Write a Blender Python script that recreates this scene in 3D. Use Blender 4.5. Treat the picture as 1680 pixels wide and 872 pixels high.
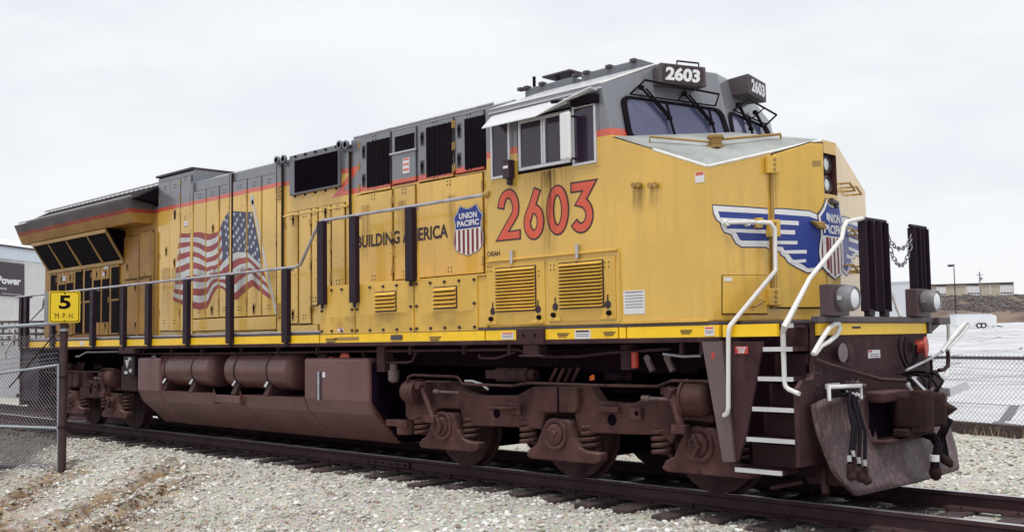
import bpy, math, random
import numpy as np
from mathutils import Vector, Matrix
random.seed(11); RNG = np.random.default_rng(5)
for o in list(bpy.data.objects): bpy.data.objects.remove(o)
SC = bpy.context.scene; COL = SC.collection
rad = math.radians
# ------------------------------------------------------------------ camera
CAMP = Vector((4.6038, -9.6623, 1.56877)); YAW, PITCH, ROLL, FPX = .78295, .07111, -.01585, 1689.42
_f = Vector((-math.sin(YAW)*math.cos(PITCH), math.cos(YAW)*math.cos(PITCH), math.sin(PITCH)))
_r = Vector((math.cos(YAW), math.sin(YAW), 0)); _u = _r.cross(_f)
CR = _r*math.cos(ROLL) + _u*math.sin(ROLL); CU = -_r*math.sin(ROLL) + _u*math.cos(ROLL); CF = _f
cd = bpy.data.cameras.new('camera'); cam = bpy.data.objects.new('camera', cd); COL.objects.link(cam)
cd.sensor_width = 36; cd.lens = FPX/1680*36; cd.clip_end = 3000; cd.clip_start = .1
cam.matrix_world = Matrix(((CR.x, CU.x, -CF.x, CAMP.x), (CR.y, CU.y, -CF.y, CAMP.y), (CR.z, CU.z, -CF.z, CAMP.z), (0, 0, 0, 1)))
SC.camera = cam
SC.render.resolution_x, SC.render.resolution_y = 1024, 531
# ------------------------------------------------------------------ light
SUN_DIR = Vector((.16, -.24, .95)).normalized()      # towards the sun: nearly overhead, a little ahead of the locomotive
SUN_EL = math.asin(SUN_DIR.z); SUN_AZ = math.atan2(SUN_DIR.x, SUN_DIR.y)
W = bpy.data.worlds.new('World'); SC.world = W; W.use_nodes = True
nt = W.node_tree; nt.nodes.clear()
wo = nt.nodes.new('ShaderNodeOutputWorld'); bg = nt.nodes.new('ShaderNodeBackground')
sky = nt.nodes.new('ShaderNodeTexSky'); sky.sky_type = 'NISHITA'; sky.sun_disc = False
sky.sun_elevation = SUN_EL; sky.sun_rotation = SUN_AZ; sky.air_density = 1.0; sky.dust_density = 2.0
tc = nt.nodes.new('ShaderNodeTexCoord'); mp = nt.nodes.new('ShaderNodeMapping'); mp.inputs['Scale'].default_value = (1.3, 1.3, 4.2)
ns = nt.nodes.new('ShaderNodeTexNoise'); ns.inputs['Scale'].default_value = 2.3; ns.inputs['Detail'].default_value = 7; ns.inputs['Roughness'].default_value = .55
cr = nt.nodes.new('ShaderNodeValToRGB')
cr.color_ramp.elements[0].position = .34; cr.color_ramp.elements[0].color = (7.35, 7.62, 8.1, 1)
cr.color_ramp.elements[1].position = .60; cr.color_ramp.elements[1].color = (8.45, 8.55, 8.75, 1)
mx = nt.nodes.new('ShaderNodeMixRGB'); mx.inputs[0].default_value = .93
L = nt.links
L.new(tc.outputs['Generated'], mp.inputs[0]); L.new(mp.outputs[0], ns.inputs['Vector']); L.new(ns.outputs['Fac'], cr.inputs[0])
L.new(sky.outputs[0], mx.inputs[1]); L.new(cr.outputs[0], mx.inputs[2]); L.new(mx.outputs[0], bg.inputs[0])
bg.inputs[1].default_value = .0755; L.new(bg.outputs[0], wo.inputs[0])
sd = bpy.data.lights.new('sun', 'SUN'); sd.energy = 1.5; sd.angle = rad(10); sd.color = (1, .965, .90)
sun = bpy.data.objects.new('sun', sd); COL.objects.link(sun); sun.location = (0, 0, 30)
sun.rotation_euler = SUN_DIR.to_track_quat('Z', 'Y').to_euler()
SC.view_settings.view_transform = 'Standard'; SC.view_settings.look = 'None'
SC.view_settings.exposure = .62; SC.view_settings.gamma = 1
# ------------------------------------------------------------------ measuring on the place's own planes (X along the track, Y across, Z up from the rail head)
def ray(px, py): return CF + CR*((px-840)/FPX) - CU*((py-436)/FPX)
def aty(px, py, Y): d = ray(px, py); return CAMP + d*((Y-CAMP.y)/d.y)
def atx(px, py, X): d = ray(px, py); return CAMP + d*((X-CAMP.x)/d.x)
def atz(px, py, Z): d = ray(px, py); return CAMP + d*((Z-CAMP.z)/d.z)
def atp(px, py, p0, n): d = ray(px, py); return CAMP + d*((p0-CAMP).dot(n)/d.dot(n))
YS, YH = -1.53, -1.04
# ------------------------------------------------------------------ mesh builder
WL = {}
class MB:
    def __init__(s): s.v = []; s.f = []
    def add(s, vs, fs):
        b = len(s.v); s.v += [tuple(p) for p in vs]; s.f += [tuple(b+i for i in f) for f in fs]; return s
    def box(s, x0, x1, y0, y1, z0, z1):
        x0, x1 = min(x0, x1), max(x0, x1); y0, y1 = min(y0, y1), max(y0, y1); z0, z1 = min(z0, z1), max(z0, z1)
        return s.add([(x0,y0,z0),(x1,y0,z0),(x1,y1,z0),(x0,y1,z0),(x0,y0,z1),(x1,y0,z1),(x1,y1,z1),(x0,y1,z1)],
                     [(3,2,1,0),(4,5,6,7),(0,1,5,4),(1,2,6,5),(2,3,7,6),(3,0,4,7)])
    def prism(s, pts, vec):
        n = len(pts); vec = Vector(vec); a = [Vector(p) for p in pts]; b = [p+vec for p in a]
        nn = Vector((0, 0, 0))
        for i in range(n): nn += a[i].cross(a[(i+1) % n])
        if nn.dot(vec) > 0: fs = [tuple(range(n-1, -1, -1)), tuple(range(n, 2*n))] + [(i, (i+1) % n, n+(i+1) % n, n+i) for i in range(n)]
        else: fs = [tuple(range(n)), tuple(range(2*n-1, n-1, -1))] + [((i+1) % n, i, n+i, n+(i+1) % n) for i in range(n)]
        return s.add(a+b, fs)
    def poly(s, pts): return s.add(pts, [tuple(range(len(pts)))])
    def tube(s, path, r, n=8, closed=False):
        P = [Vector(p) for p in path]; m = len(P); vs = []; fs = []
        t0 = (P[1]-P[0]).normalized(); a = t0.orthogonal().normalized()
        for i in range(m):
            if closed: t = (P[(i+1) % m]-P[i-1]).normalized()
            else: t = (P[min(i+1, m-1)]-P[max(i-1, 0)]).normalized()
            a = (a-t*a.dot(t)).normalized(); b = t.cross(a)
            rr = r[i] if isinstance(r, (list, tuple)) else r
            if not closed and 0 < i < m-1:
                c = max(.5, math.cos((P[i]-P[i-1]).angle(P[i+1]-P[i])/2)); rr /= c**.5
            vs += [P[i]+(a*math.cos(2*math.pi*k/n)+b*math.sin(2*math.pi*k/n))*rr for k in range(n)]
        for i in range(m if closed else m-1):
            j = (i+1) % m
            fs += [(i*n+k, i*n+(k+1) % n, j*n+(k+1) % n, j*n+k) for k in range(n)]
        if not closed: fs += [tuple(range(n-1, -1, -1)), tuple((m-1)*n+k for k in range(n))]
        return s.add(vs, fs)
    def lathe(s, p0, ax, prof, n=20):
        ax = Vector(ax).normalized(); a = ax.orthogonal().normalized(); b = ax.cross(a); p0 = Vector(p0); vs = []; fs = []
        for t, r in prof: vs += [p0+ax*t+(a*math.cos(2*math.pi*k/n)+b*math.sin(2*math.pi*k/n))*r for k in range(n)]
        for i in range(len(prof)-1): fs += [(i*n+k, i*n+(k+1) % n, (i+1)*n+(k+1) % n, (i+1)*n+k) for k in range(n)]
        fs += [tuple(range(n-1, -1, -1)), tuple((len(prof)-1)*n+k for k in range(n))]
        return s.add(vs, fs)
    def cyl(s, p0, p1, r, n=16):
        d = Vector(p1)-Vector(p0); return s.lathe(p0, d, [(0, r), (d.length, r)], n)
    def coil(s, c, r, h, turns, w, n=6):
        k = int(turns*12); return s.tube([(c[0]+r*math.cos(i/12*2*math.pi), c[1]+r*math.sin(i/12*2*math.pi), c[2]+h*i/k) for i in range(k+1)], w, n)
    def build(s, name, mat, parent=None, bev=0, smooth=None, kind=None, seg=2, label=None, origin=None):
        v = np.array(s.v, dtype=float); c = (v.min(0)+v.max(0))/2 if origin is None else np.array(origin, float)
        me = bpy.data.meshes.new(name); me.from_pydata((v-c).tolist(), [], s.f); me.materials.append(mat); me.update()
        if smooth: me.shade_smooth(); me.set_sharp_from_angle(angle=rad(smooth))
        o = bpy.data.objects.new(name, me); COL.objects.link(o)
        pw = WL.get(parent.name, Vector((0, 0, 0))) if parent else Vector((0, 0, 0))
        o.location = Vector(c)-pw; WL[o.name] = Vector(c)
        if parent: o.parent = parent
        if bev:
            m = o.modifiers.new('bevel', 'BEVEL'); m.width = bev; m.segments = seg; m.limit_method = 'ANGLE'; m.angle_limit = rad(40); m.harden_normals = False
        if kind: o['kind'] = kind
        if label: o['label'] = label
        return o
def empty(name, loc, parent=None):
    o = bpy.data.objects.new(name, None); COL.objects.link(o); o.empty_display_size = .3
    pw = WL.get(parent.name, Vector((0, 0, 0))) if parent else Vector((0, 0, 0))
    o.location = Vector(loc)-pw; WL[o.name] = Vector(loc)
    if parent: o.parent = parent
    return o
def tag(o, label=None, cat=None, group=None, kind=None):
    for k, v in (('label', label), ('category', cat), ('group', group), ('kind', kind)):
        if v: o[k] = v
    return o
def dup(o, dloc, parent=None):
    c = o.copy(); COL.objects.link(c); c.parent = parent; pw = WL.get(parent.name, Vector((0, 0, 0))) if parent else Vector((0, 0, 0))
    w = WL[o.name]+Vector(dloc); WL[c.name] = w; c.location = w-pw
    for ch in list(o.children): dup(ch, dloc, c)
    return c
# ------------------------------------------------------------------ materials
def _n(nt, t, **kw):
    n = nt.nodes.new(t)
    for k, v in kw.items():
        if k in n.inputs: n.inputs[k].default_value = v
        else: setattr(n, k, v)
    return n
def mth(nt, op, a, b=None, clamp=False):
    n = nt.nodes.new('ShaderNodeMath'); n.operation = op; n.use_clamp = clamp
    for i, x in enumerate((a, b)):
        if x is None: continue
        if isinstance(x, (int, float)): n.inputs[i].default_value = x
        else: nt.links.new(x, n.inputs[i])
    return n.outputs[0]
def mixc(nt, fac, a, b, mode='MIX'):
    n = nt.nodes.new('ShaderNodeMixRGB'); n.blend_type = mode
    for i, x in enumerate((fac, a, b)):
        if isinstance(x, (int, float)): n.inputs[i].default_value = x
        elif isinstance(x, tuple): n.inputs[i].default_value = (*x, 1) if len(x) == 3 else x
        else: nt.links.new(x, n.inputs[i])
    return n.outputs[0]
def noise(nt, pos, scale, sc=(1, 1, 1), detail=4, rough=.55):
    m = _n(nt, 'ShaderNodeMapping'); m.inputs['Scale'].default_value = sc; nt.links.new(pos, m.inputs[0])
    n = _n(nt, 'ShaderNodeTexNoise', Scale=scale, Detail=detail, Roughness=rough); nt.links.new(m.outputs[0], n.inputs['Vector']); return n.outputs['Fac']
def ramp(nt, x, a, b):
    n = _n(nt, 'ShaderNodeMapRange'); n.inputs['From Min'].default_value = a; n.inputs['From Max'].default_value = b; nt.links.new(x, n.inputs[0]); return n.outputs[0]
MATS = {}
def mat(name, col, rough=.5, metal=0, coat=0, var=.18, vs=1.3, streak=0, sc=(.05, .03, .03), spots=0, bump=0, bs=40, colf=None, spec=.5, fine=.06, emit=None, dust=0):
    m = bpy.data.materials.new(name); m.use_nodes = True; nt = m.node_tree; P = nt.nodes['Principled BSDF']; Lk = nt.links
    pos = _n(nt, 'ShaderNodeNewGeometry').outputs['Position']
    c = colf(nt, pos) if colf else tuple(col)
    if var:
        f = ramp(nt, noise(nt, pos, vs, detail=6), .3, .7)
        hv = mixc(nt, f, (1-var,)*3, (1+var*.5,)*3); c = mixc(nt, 1.0, c, hv, 'MULTIPLY')
    if fine:
        f = noise(nt, pos, 60, detail=2); hv = mixc(nt, f, (1-fine*2,)*3, (1+fine*2,)*3); c = mixc(nt, 1.0, c, hv, 'MULTIPLY')
    if streak:
        f = ramp(nt, noise(nt, pos, 1.0, (9, 9, .55), 5, .6), .50, .78); g = ramp(nt, noise(nt, pos, .9, detail=3), .38, .62)
        c = mixc(nt, mth(nt, 'MULTIPLY', mth(nt, 'MULTIPLY', f, g), streak), c, sc)
    if spots:
        f = ramp(nt, noise(nt, pos, 26, detail=3, rough=.7), .66, .74); g = ramp(nt, noise(nt, pos, 1.6, detail=2), .35, .65)
        c = mixc(nt, mth(nt, 'MULTIPLY', mth(nt, 'MULTIPLY', f, g), spots), c, sc)
    if dust:
        sn = _n(nt, 'ShaderNodeSeparateXYZ'); Lk.new(_n(nt, 'ShaderNodeNewGeometry').outputs['Normal'], sn.inputs[0])
        f = mth(nt, 'MULTIPLY', ramp(nt, sn.outputs[2], .15, .95), ramp(nt, noise(nt, pos, 4, detail=5), .2, .65)); g2 = ramp(nt, noise(nt, pos, 2.2, detail=7, rough=.7), .5, .72)
        c = mixc(nt, mth(nt, 'MULTIPLY', f, dust, True), c, (.27, .18, .16)); c = mixc(nt, mth(nt, 'MULTIPLY', g2, dust*.35, True), c, (.24, .13, .10))
        g3 = ramp(nt, noise(nt, pos, 3.1, (1, 1, .5), 6, .65), .52, .68); c = mixc(nt, mth(nt, 'MULTIPLY', g3, .75, True), c, (.022, .007, .012))
    if isinstance(c, tuple): P.inputs['Base Color'].default_value = (*c, 1)
    else: Lk.new(c, P.inputs['Base Color'])
    rn = ramp(nt, noise(nt, pos, 5, detail=4), .2, .8)
    rr = _n(nt, 'ShaderNodeMapRange'); rr.inputs['To Min'].default_value = max(.02, rough-.1); rr.inputs['To Max'].default_value = min(1, rough+.12); Lk.new(rn, rr.inputs[0]); Lk.new(rr.outputs[0], P.inputs['Roughness'])
    P.inputs['Coat Weight'].default_value = coat; P.inputs['Coat Roughness'].default_value = .11
    P.inputs['Metallic'].default_value = metal; P.inputs['Specular IOR Level'].default_value = spec
    if bump:
        b = _n(nt, 'ShaderNodeBump', Strength=min(1, bump), Distance=.02); Lk.new(noise(nt, pos, bs, detail=5), b.inputs['Height']); Lk.new(b.outputs[0], P.inputs['Normal'])
    if emit: P.inputs['Emission Color'].default_value = (*emit[0], 1); P.inputs['Emission Strength'].default_value = emit[1]
    MATS[name] = m; return m
YEL, GRY, RED = (.71, .432, .066), (.172, .180, .210), (.62, .085, .04)
def livery(nt, pos):
    sp = _n(nt, 'ShaderNodeSeparateXYZ'); nt.links.new(pos, sp.inputs[0]); x, z = sp.outputs[0], sp.outputs[2]
    d = mth(nt, 'SUBTRACT', mth(nt, 'ADD', x, 7.26), mth(nt, 'MULTIPLY', mth(nt, 'SUBTRACT', z, 3.83), 1.5))
    fr = mth(nt, 'GREATER_THAN', d, 0.0)
    def pick(a, b): return mth(nt, 'ADD', mth(nt, 'MULTIPLY', fr, b-a), a)
    z0, z1 = pick(3.955, 3.643), pick(4.024, 3.718)
    c = mixc(nt, mth(nt, 'GREATER_THAN', z, z0), YEL, RED); c = mixc(nt, mth(nt, 'GREATER_THAN', z, z1), c, GRY)
    dz = mth(nt, 'MULTIPLY', mth(nt, 'LESS_THAN', mth(nt, 'ABSOLUTE', d), .085), mth(nt, 'MULTIPLY', mth(nt, 'GREATER_THAN', z, 3.643), mth(nt, 'LESS_THAN', z, 4.024)))
    return mixc(nt, dz, c, RED)
M = {}
M['livery'] = mat('livery_paint', YEL, .42, var=.18, vs=.9, streak=.34, sc=(.10, .055, .02), spots=.35, colf=livery, bump=.05, bs=3.5, coat=.9)
def shade_grime(nt, pos): return mixc(nt, 1.0, livery(nt, pos), mixc(nt, ramp(nt, noise(nt, pos, 1.4, detail=6), .3, .7), (.40, .30, .32), (.68, .58, .56)), 'MULTIPLY')  # wing shading painted into the livery colour, mixed with rear-end grime
M['shade_grime'] = mat('shaded_grimy_livery', YEL, .55, var=.15, streak=.55, sc=(.10, .05, .03), spots=.6, colf=shade_grime, bump=.04, bs=6, coat=.1)
M['yel'] = mat('yellow_paint', YEL, .42, coat=.3, var=.17, streak=.38, sc=(.10, .055, .02), spots=.4, bump=.03, bs=9)
M['yeld'] = mat('worn_yellow_paint', (.40, .24, .065), .5, var=.3, streak=.5, sc=(.08, .045, .03), spots=.5)
M['stripe'] = mat('safety_stripe', (.97, .60, .012), .35, var=.08, vs=2.2, streak=.25, sc=(.3, .17, .03), spots=.3)
M['grey'] = mat('grey_paint', GRY, .45, var=.16, streak=.25, sc=(.08, .07, .08))
M['dgrey'] = mat('dark_grey_paint', (.078, .058, .068), .5, var=.2)
M['nose'] = mat('weathered_nose_top', (.34, .36, .35), .55, var=.35, vs=3.0, streak=.3, sc=(.2, .24, .2), spots=.3)
M['red'] = mat('red_paint', RED, .45, var=.1, streak=.2)
M['brown'] = mat('undercarriage_brown', (.060, .028, .032), .65, dust=.25, spec=.15, var=.3, vs=2.4, streak=.4, sc=(.045, .027, .028), spots=.55, bump=.12, bs=30)
M['under'] = mat('shaded_underside', (.014, .004, .011), .8, var=.3, spec=.1)  # near-black colour stands in for the deep shade beneath the deck
M['pipe'] = mat('dull_pipe', (.16, .11, .11), .55, metal=.2, var=.3, vs=8)
M['truck'] = mat('truck_casting', (.092, .043, .041), .75, dust=.6, spec=.15, var=.45, vs=3, streak=.45, sc=(.04, .024, .026), spots=.8, bump=.3, bs=24)
M['tank'] = mat('tank_paint', (.138, .064, .060), .36, spec=.45, var=.25, vs=1.8, streak=.55, sc=(.05, .03, .03), bump=.05)
M['post'] = mat('stanchion_paint', (.017, .006, .017), .55, var=.25, spec=.3)
M['dark'] = mat('dark_void', (.006, .002, .008), .9, var=.1, fine=0, spec=.05)
M['grille'] = mat('intake_screen', (.0065, .0032, .0075), .8, var=.25, vs=8, bump=.5, bs=70, spec=.12)
M['black'] = mat('black_rubber', (.007, .004, .008), .75, var=.1, spec=.12)
M['steel'] = mat('bright_steel', (.55, .55, .57), .32, metal=.85, var=.15)
M['alu'] = mat('aluminium_frame', (.66, .66, .70), .38, metal=.5, var=.12)
M['rail_tube'] = mat('worn_handrail', (.46, .45, .50), .35, metal=.4, var=.3, vs=6)
M['white'] = mat('white_paint', (.74, .73, .72), .45, var=.1, streak=.25, sc=(.35, .25, .18))
M['whitep'] = mat('white_print', (.76, .76, .78), .5, var=.06)
M['sticker'] = mat('paper_sticker', (.70, .69, .72), .6, var=.05)
M['navy'] = mat('navy_print', (.020, .020, .085), .45, var=.08)
M['blue'] = mat('blue_print', (.020, .045, .27), .42, var=.12, streak=.15)
M['flagblue'] = mat('flag_blue_print', (.060, .066, .135), .5, var=.3, vs=4)
M['flagred'] = mat('flag_red_print', (.32, .055, .055), .5, var=.3, vs=4)
M['flagwhite'] = mat('flag_white_print', (.56, .58, .58), .5, var=.25, vs=4)
M['maroon'] = mat('maroon_print', (.20, .018, .03), .5, var=.1)
M['digit'] = mat('orange_red_print', (.66, .10, .05), .45, var=.1, streak=.15)
M['ink'] = mat('dark_print', (.035, .018, .03), .55, var=.1)
M['glass'] = mat('dark_glass', (.036, .020, .044), .06, var=.12, fine=0, spec=.6)
M['wind'] = mat('windscreen_glass', (.095, .10, .185), .05, var=.08, fine=0, spec=.7)
M['lens'] = mat('lamp_lens', (.80, .82, .85), .15, metal=.1, var=.1)
M['worn'] = mat('worn_white_edge', (.74, .74, .72), .4, var=.15, vs=8)
M['roofw'] = mat('sky_glare_roof_paint', (.50, .505, .53), .28, var=.12, streak=.3, sc=(.3, .29, .32))  # bright sky reflection put into the base colour of the cab roof slopes
M['plow'] = mat('scraped_plough_steel', (.125, .085, .082), .48, metal=.25, var=.45, vs=4, streak=.0, spots=.8, bump=.2, bs=30,
    colf=lambda nt, pos: mixc(nt, ramp(nt, noise(nt, pos, 2.2, (15, 15, 4), 6, .7), .48, .75), (.082, .042, .048), (.23, .175, .175)))
M['rust'] = mat('rusty_coupler', (.030, .012, .010), .75, spec=.25, var=.45, vs=8, spots=.7, sc=(.14, .07, .03), bump=.4, bs=22)
M['railm'] = mat('rusty_rail', (.060, .032, .036), .7, spec=.2, var=.3, vs=4, bump=.15)
M['railtop'] = mat('polished_rail_head', (.62, .60, .63), .3, metal=.9, var=.1)
M['wood'] = mat('sleeper_wood', (.062, .040, .040), .85, var=.4, vs=6, bump=.5, bs=18, streak=0)
M['galv'] = mat('galvanised_pipe', (.40, .43, .48), .5, metal=.35, var=.15)
M['wire'] = mat('fence_wire', (.22, .21, .24), .55, metal=.4, var=.1, fine=0)
M['redp'] = mat('red_plastic', (.48, .045, .03), .4, var=.1)
M['signy'] = mat('sign_yellow', (.90, .64, .015), .45, var=.06)

def stain_mat(name, col, strength, sx=30, sz=1.2, soft=.5):
    m = bpy.data.materials.new(name); m.use_nodes = True; nt = m.node_tree; P = nt.nodes['Principled BSDF']; Lk = nt.links
    P.inputs['Base Color'].default_value = (*col, 1); P.inputs['Roughness'].default_value = .8; P.inputs['Specular IOR Level'].default_value = .1
    tc = _n(nt, 'ShaderNodeTexCoord'); sp = _n(nt, 'ShaderNodeSeparateXYZ'); Lk.new(tc.outputs['Generated'], sp.inputs[0]); pos = _n(nt, 'ShaderNodeNewGeometry').outputs['Position']
    u = mth(nt, 'SUBTRACT', 1.0, mth(nt, 'ABSOLUTE', mth(nt, 'SUBTRACT', mth(nt, 'MULTIPLY', sp.outputs[0], 2.0), 1.0))); u = mth(nt, 'POWER', u, soft)
    v = mth(nt, 'POWER', sp.outputs[2], .7)
    f = ramp(nt, noise(nt, pos, 1.0, (sx, sx, sz), 4, .6), .36, .66); a = mth(nt, 'MULTIPLY', mth(nt, 'MULTIPLY', f, u), mth(nt, 'MULTIPLY', v, strength), True)
    Lk.new(a, P.inputs['Alpha']); return m
# ------------------------------------------------------------------ print helpers
def text_mesh(s, bold=0.0, space=1.0):
    cu = bpy.data.curves.new('t', 'FONT'); cu.body = s; cu.size = 1; cu.offset = bold; cu.space_character = space; cu.resolution_u = 3
    o = bpy.data.objects.new('t', cu); COL.objects.link(o); bpy.context.view_layer.update()
    ev = o.evaluated_get(bpy.context.evaluated_depsgraph_get()); me = ev.to_mesh()
    v = np.array([x.co[:2] for x in me.vertices]); f = [tuple(p.vertices) for p in me.polygons]; ev.to_mesh_clear()
    bpy.data.objects.remove(o); bpy.data.curves.remove(cu)
    v = (v-v.min(0))/(v.max(0)-v.min(0)); return v, f
def fit_text(s, tl, tr, bl, m, parent, bold=.0, name='lettering', space=1.0, lift=None):
    v, f = text_mesh(s, bold, space); tl, tr, bl = Vector(tl), Vector(tr), Vector(bl)
    off = Vector(lift) if lift else Vector((0, 0, 0))
    b = MB(); b.add([bl+(tr-tl)*x+(tl-bl)*y+off for x, y in v], f); return b.build(name, m, parent)
def clip(poly, ax, lim, keep_less):
    out = []; n = len(poly)
    for i in range(n):
        a, b = poly[i], poly[(i+1) % n]; ia = (a[ax] <= lim) == keep_less or a[ax] == lim; ib = (b[ax] <= lim) == keep_less or b[ax] == lim
        if ia: out.append(a)
        if ia != ib:
            t = (lim-a[ax])/(b[ax]-a[ax]); out.append(tuple(a[k]+(b[k]-a[k])*t for k in range(len(a))))
    return out
def ribbon(path, w, closed=False):
    """flat stroke of width w along a 2-D path -> (verts2d, quads)"""
    n = len(path); L, R = [], []
    for i in range(n):
        p = Vector(path[i]); 
        a = Vector(path[i-1]) if (i > 0 or closed) else None; b = Vector(path[(i+1) % n]) if (i < n-1 or closed) else None
        d1 = (p-a).normalized() if a is not None else (b-p).normalized(); d2 = (b-p).normalized() if b is not None else d1
        n1 = Vector((-d1.y, d1.x)); n2 = Vector((-d2.y, d2.x)); m = (n1+n2).normalized(); k = min(2.2, 1/max(.3, m.dot(n1)))
        L.append(p+m*w/2*k); R.append(p-m*w/2*k)
    vs = L+R; q = [(i, n+i, n+(i+1) % n, (i+1) % n) for i in range(n if closed else n-1)]
    return vs, q
def arc(cx, cy, rx, ry, a0, a1, n=10): return [(cx+rx*math.cos(rad(a0+(a1-a0)*i/n)), cy+ry*math.sin(rad(a0+(a1-a0)*i/n))) for i in range(n+1)]
# ------------------------------------------------------------------ ground
GULLY = [[(-60, 905), (60, 870), (150, 835), (230, 812), (300, 790), (395, 771)], [(-60, 855), (20, 826), (70, 800), (112, 786)], [(100, 905), (170, 868), (215, 846), (270, 822)]]
def gbase(x, y):
    """height of the made ground: ballast shoulder, falling bank on the near side, flat yard that rises slowly beyond the far side"""
    z = np.full_like(x, -.215)
    z = np.where(y < -1.9, z-(-1.9-y)*.155, z)
    z = np.where(y < -7.5, -.20-5.6*.155+(-7.5-y)*.02, z)
    z = np.where(x < -12.5, z-np.clip((-12.5-x)*.02, 0, .35)*(y < -1.5), z)
    z = np.where(y > 1.6, z-np.clip((y-1.6)*.05, 0, .16), z)
    z = np.where(y > 14, z+(y-14)*.02, z)
    return z
GL = [[atz(px, py, -.55) for px, py in g] for g in GULLY]
def gdist(x, y):
    d = np.full_like(x, 9.)
    for g in GL:
        for a, b in zip(g[:-1], g[1:]):
            ab = np.array([b.x-a.x, b.y-a.y]); t = np.clip(((x-a.x)*ab[0]+(y-a.y)*ab[1])/(ab@ab), 0, 1)
            d = np.minimum(d, np.hypot(x-a.x-t*ab[0], y-a.y-t*ab[1]))
    return np.abs(d+.07*np.sin(x*6.1+y*2.3)+.05*np.sin(x*13.7-y*9.1)+.03*np.sin(x*27+y*31))
_da, _db = atz(165, 712, -.42), atz(-5, 806, -.62)
def darkzone(x, y):
    n = np.array([-(_db.y-_da.y), _db.x-_da.x]); n = n/np.hypot(*n); s = (x-_da.x)*n[0]+(y-_da.y)*n[1]; c = (CAMP.x-_da.x)*n[0]+(CAMP.y-_da.y)*n[1]
    s = s if c < 0 else -s
    return np.clip(s/.35+.4+wob(x*3, y*3)*9, 0, 1)*(y < -1.2)*(y > -12)
def wob(x, y): return .022*np.sin(x*2.3+y*1.7)+.016*np.sin(x*5.1-y*3.3+1)+.011*np.sin(x*9.7+y*8.1)+.012*np.sin(-x*7.3+y*12.3)
def gz(x, y):
    x = np.asarray(x, float); y = np.asarray(y, float)
    z = gbase(x, y); near = (np.abs(y) < 14)
    z = z+np.where(near, wob(x, y)*np.where(np.abs(y) < 1.5, .5, 1.2), 0)
    d = gdist(x, y); return z-np.where(y < -1.8, .11*np.exp(-(d/.12)**2)-.05*np.exp(-((d-.30)/.15)**2), 0)
def grid(xs, ys):
    X, Y = np.meshgrid(xs, ys); Z = gz(X, Y); n, m = X.shape
    v = np.stack([X, Y, Z], -1).reshape(-1, 3); i = np.arange(n*m).reshape(n, m)
    q = np.stack([i[:-1, :-1], i[:-1, 1:], i[1:, 1:], i[1:, :-1]], -1).reshape(-1, 4); return v, q
xs = np.concatenate([np.linspace(-900, -40, 25), np.linspace(-38, -17, 40), np.arange(-16.8, 6, .09), np.linspace(6.5, 40, 30), np.linspace(60, 900, 22)])
ys = np.concatenate([np.linspace(-300, -14, 18), np.linspace(-13, -8.2, 14), np.arange(-8, 3, .09), np.linspace(3.2, 16, 40), np.linspace(18, 120, 30), np.linspace(140, 1500, 26)])
v, q = grid(xs, ys)
def ground_col(nt, pos):
    sp = _n(nt, 'ShaderNodeSeparateXYZ'); nt.links.new(pos, sp.inputs[0])
    vo = _n(nt, 'ShaderNodeTexVoronoi', Scale=34); nt.links.new(pos, vo.inputs['Vector'])
    g = mixc(nt, noise(nt, pos, 25, detail=3), (.26, .235, .20), (.60, .59, .54))
    g = mixc(nt, .35, g, vo.outputs['Color'], 'SOFT_LIGHT')
    at = _n(nt, 'ShaderNodeAttribute', attribute_name='soil'); s = mth(nt, 'MULTIPLY', at.outputs['Fac'], ramp(nt, noise(nt, pos, 4.5, detail=8, rough=.7), .36, .54), True)
    soil = mixc(nt, ramp(nt, noise(nt, pos, 7, detail=7, rough=.7), .38, .62), (.045, .024, .016), (.36, .23, .11))
    g = mixc(nt, s, g, soil)
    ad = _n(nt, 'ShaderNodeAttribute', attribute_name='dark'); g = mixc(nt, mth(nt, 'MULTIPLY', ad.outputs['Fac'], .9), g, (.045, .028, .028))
    lot = mixc(nt, noise(nt, pos, .6, detail=6), (.48, .49, .51), (.64, .65, .68))
    lot = mixc(nt, ramp(nt, noise(nt, pos, .22, detail=8, rough=.7), .5, .62), lot, (.40, .40, .42))
    vl = _n(nt, 'ShaderNodeTexVoronoi', Scale=.14); vl.feature = 'DISTANCE_TO_EDGE'; nt.links.new(pos, vl.inputs['Vector']); lot = mixc(nt, mth(nt, 'LESS_THAN', vl.outputs['Distance'], .012), lot, (.16, .155, .165))
    return mixc(nt, mth(nt, 'GREATER_THAN', sp.outputs[1], 11.6), g, lot)
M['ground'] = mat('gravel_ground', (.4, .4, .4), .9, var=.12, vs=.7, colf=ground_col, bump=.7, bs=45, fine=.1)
gme = bpy.data.meshes.new('ground'); gme.from_pydata(v.tolist(), [], q.tolist()); gme.materials.append(M['ground']); gme.shade_smooth()
soil = np.exp(-(gdist(v[:, 0], v[:, 1])/.48)**2)*(v[:, 1] < -1.8)*1.0
soil = np.maximum(soil, np.clip((-4.1-v[:, 1])*1.1, 0, .95)*(v[:, 0] > -14)*np.clip((-2.5-v[:, 0])*.5, 0, 1))
gd = np.clip(1-np.abs(v[:, 1])/1.5, 0, 1)**.5*(v[:, 0] < .25)*np.clip((v[:, 0]+30)/4, 0, 1)  # ground colour darkened beneath the locomotive in place of its shade
gd = np.maximum(gd, darkzone(v[:, 0], v[:, 1])*np.clip((v[:, 0]+45)/9, 0, 1))
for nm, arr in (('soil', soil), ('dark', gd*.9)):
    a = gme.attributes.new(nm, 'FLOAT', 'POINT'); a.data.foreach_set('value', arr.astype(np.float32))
go = bpy.data.objects.new('ground', gme); COL.objects.link(go); go['kind'] = 'structure'
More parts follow.
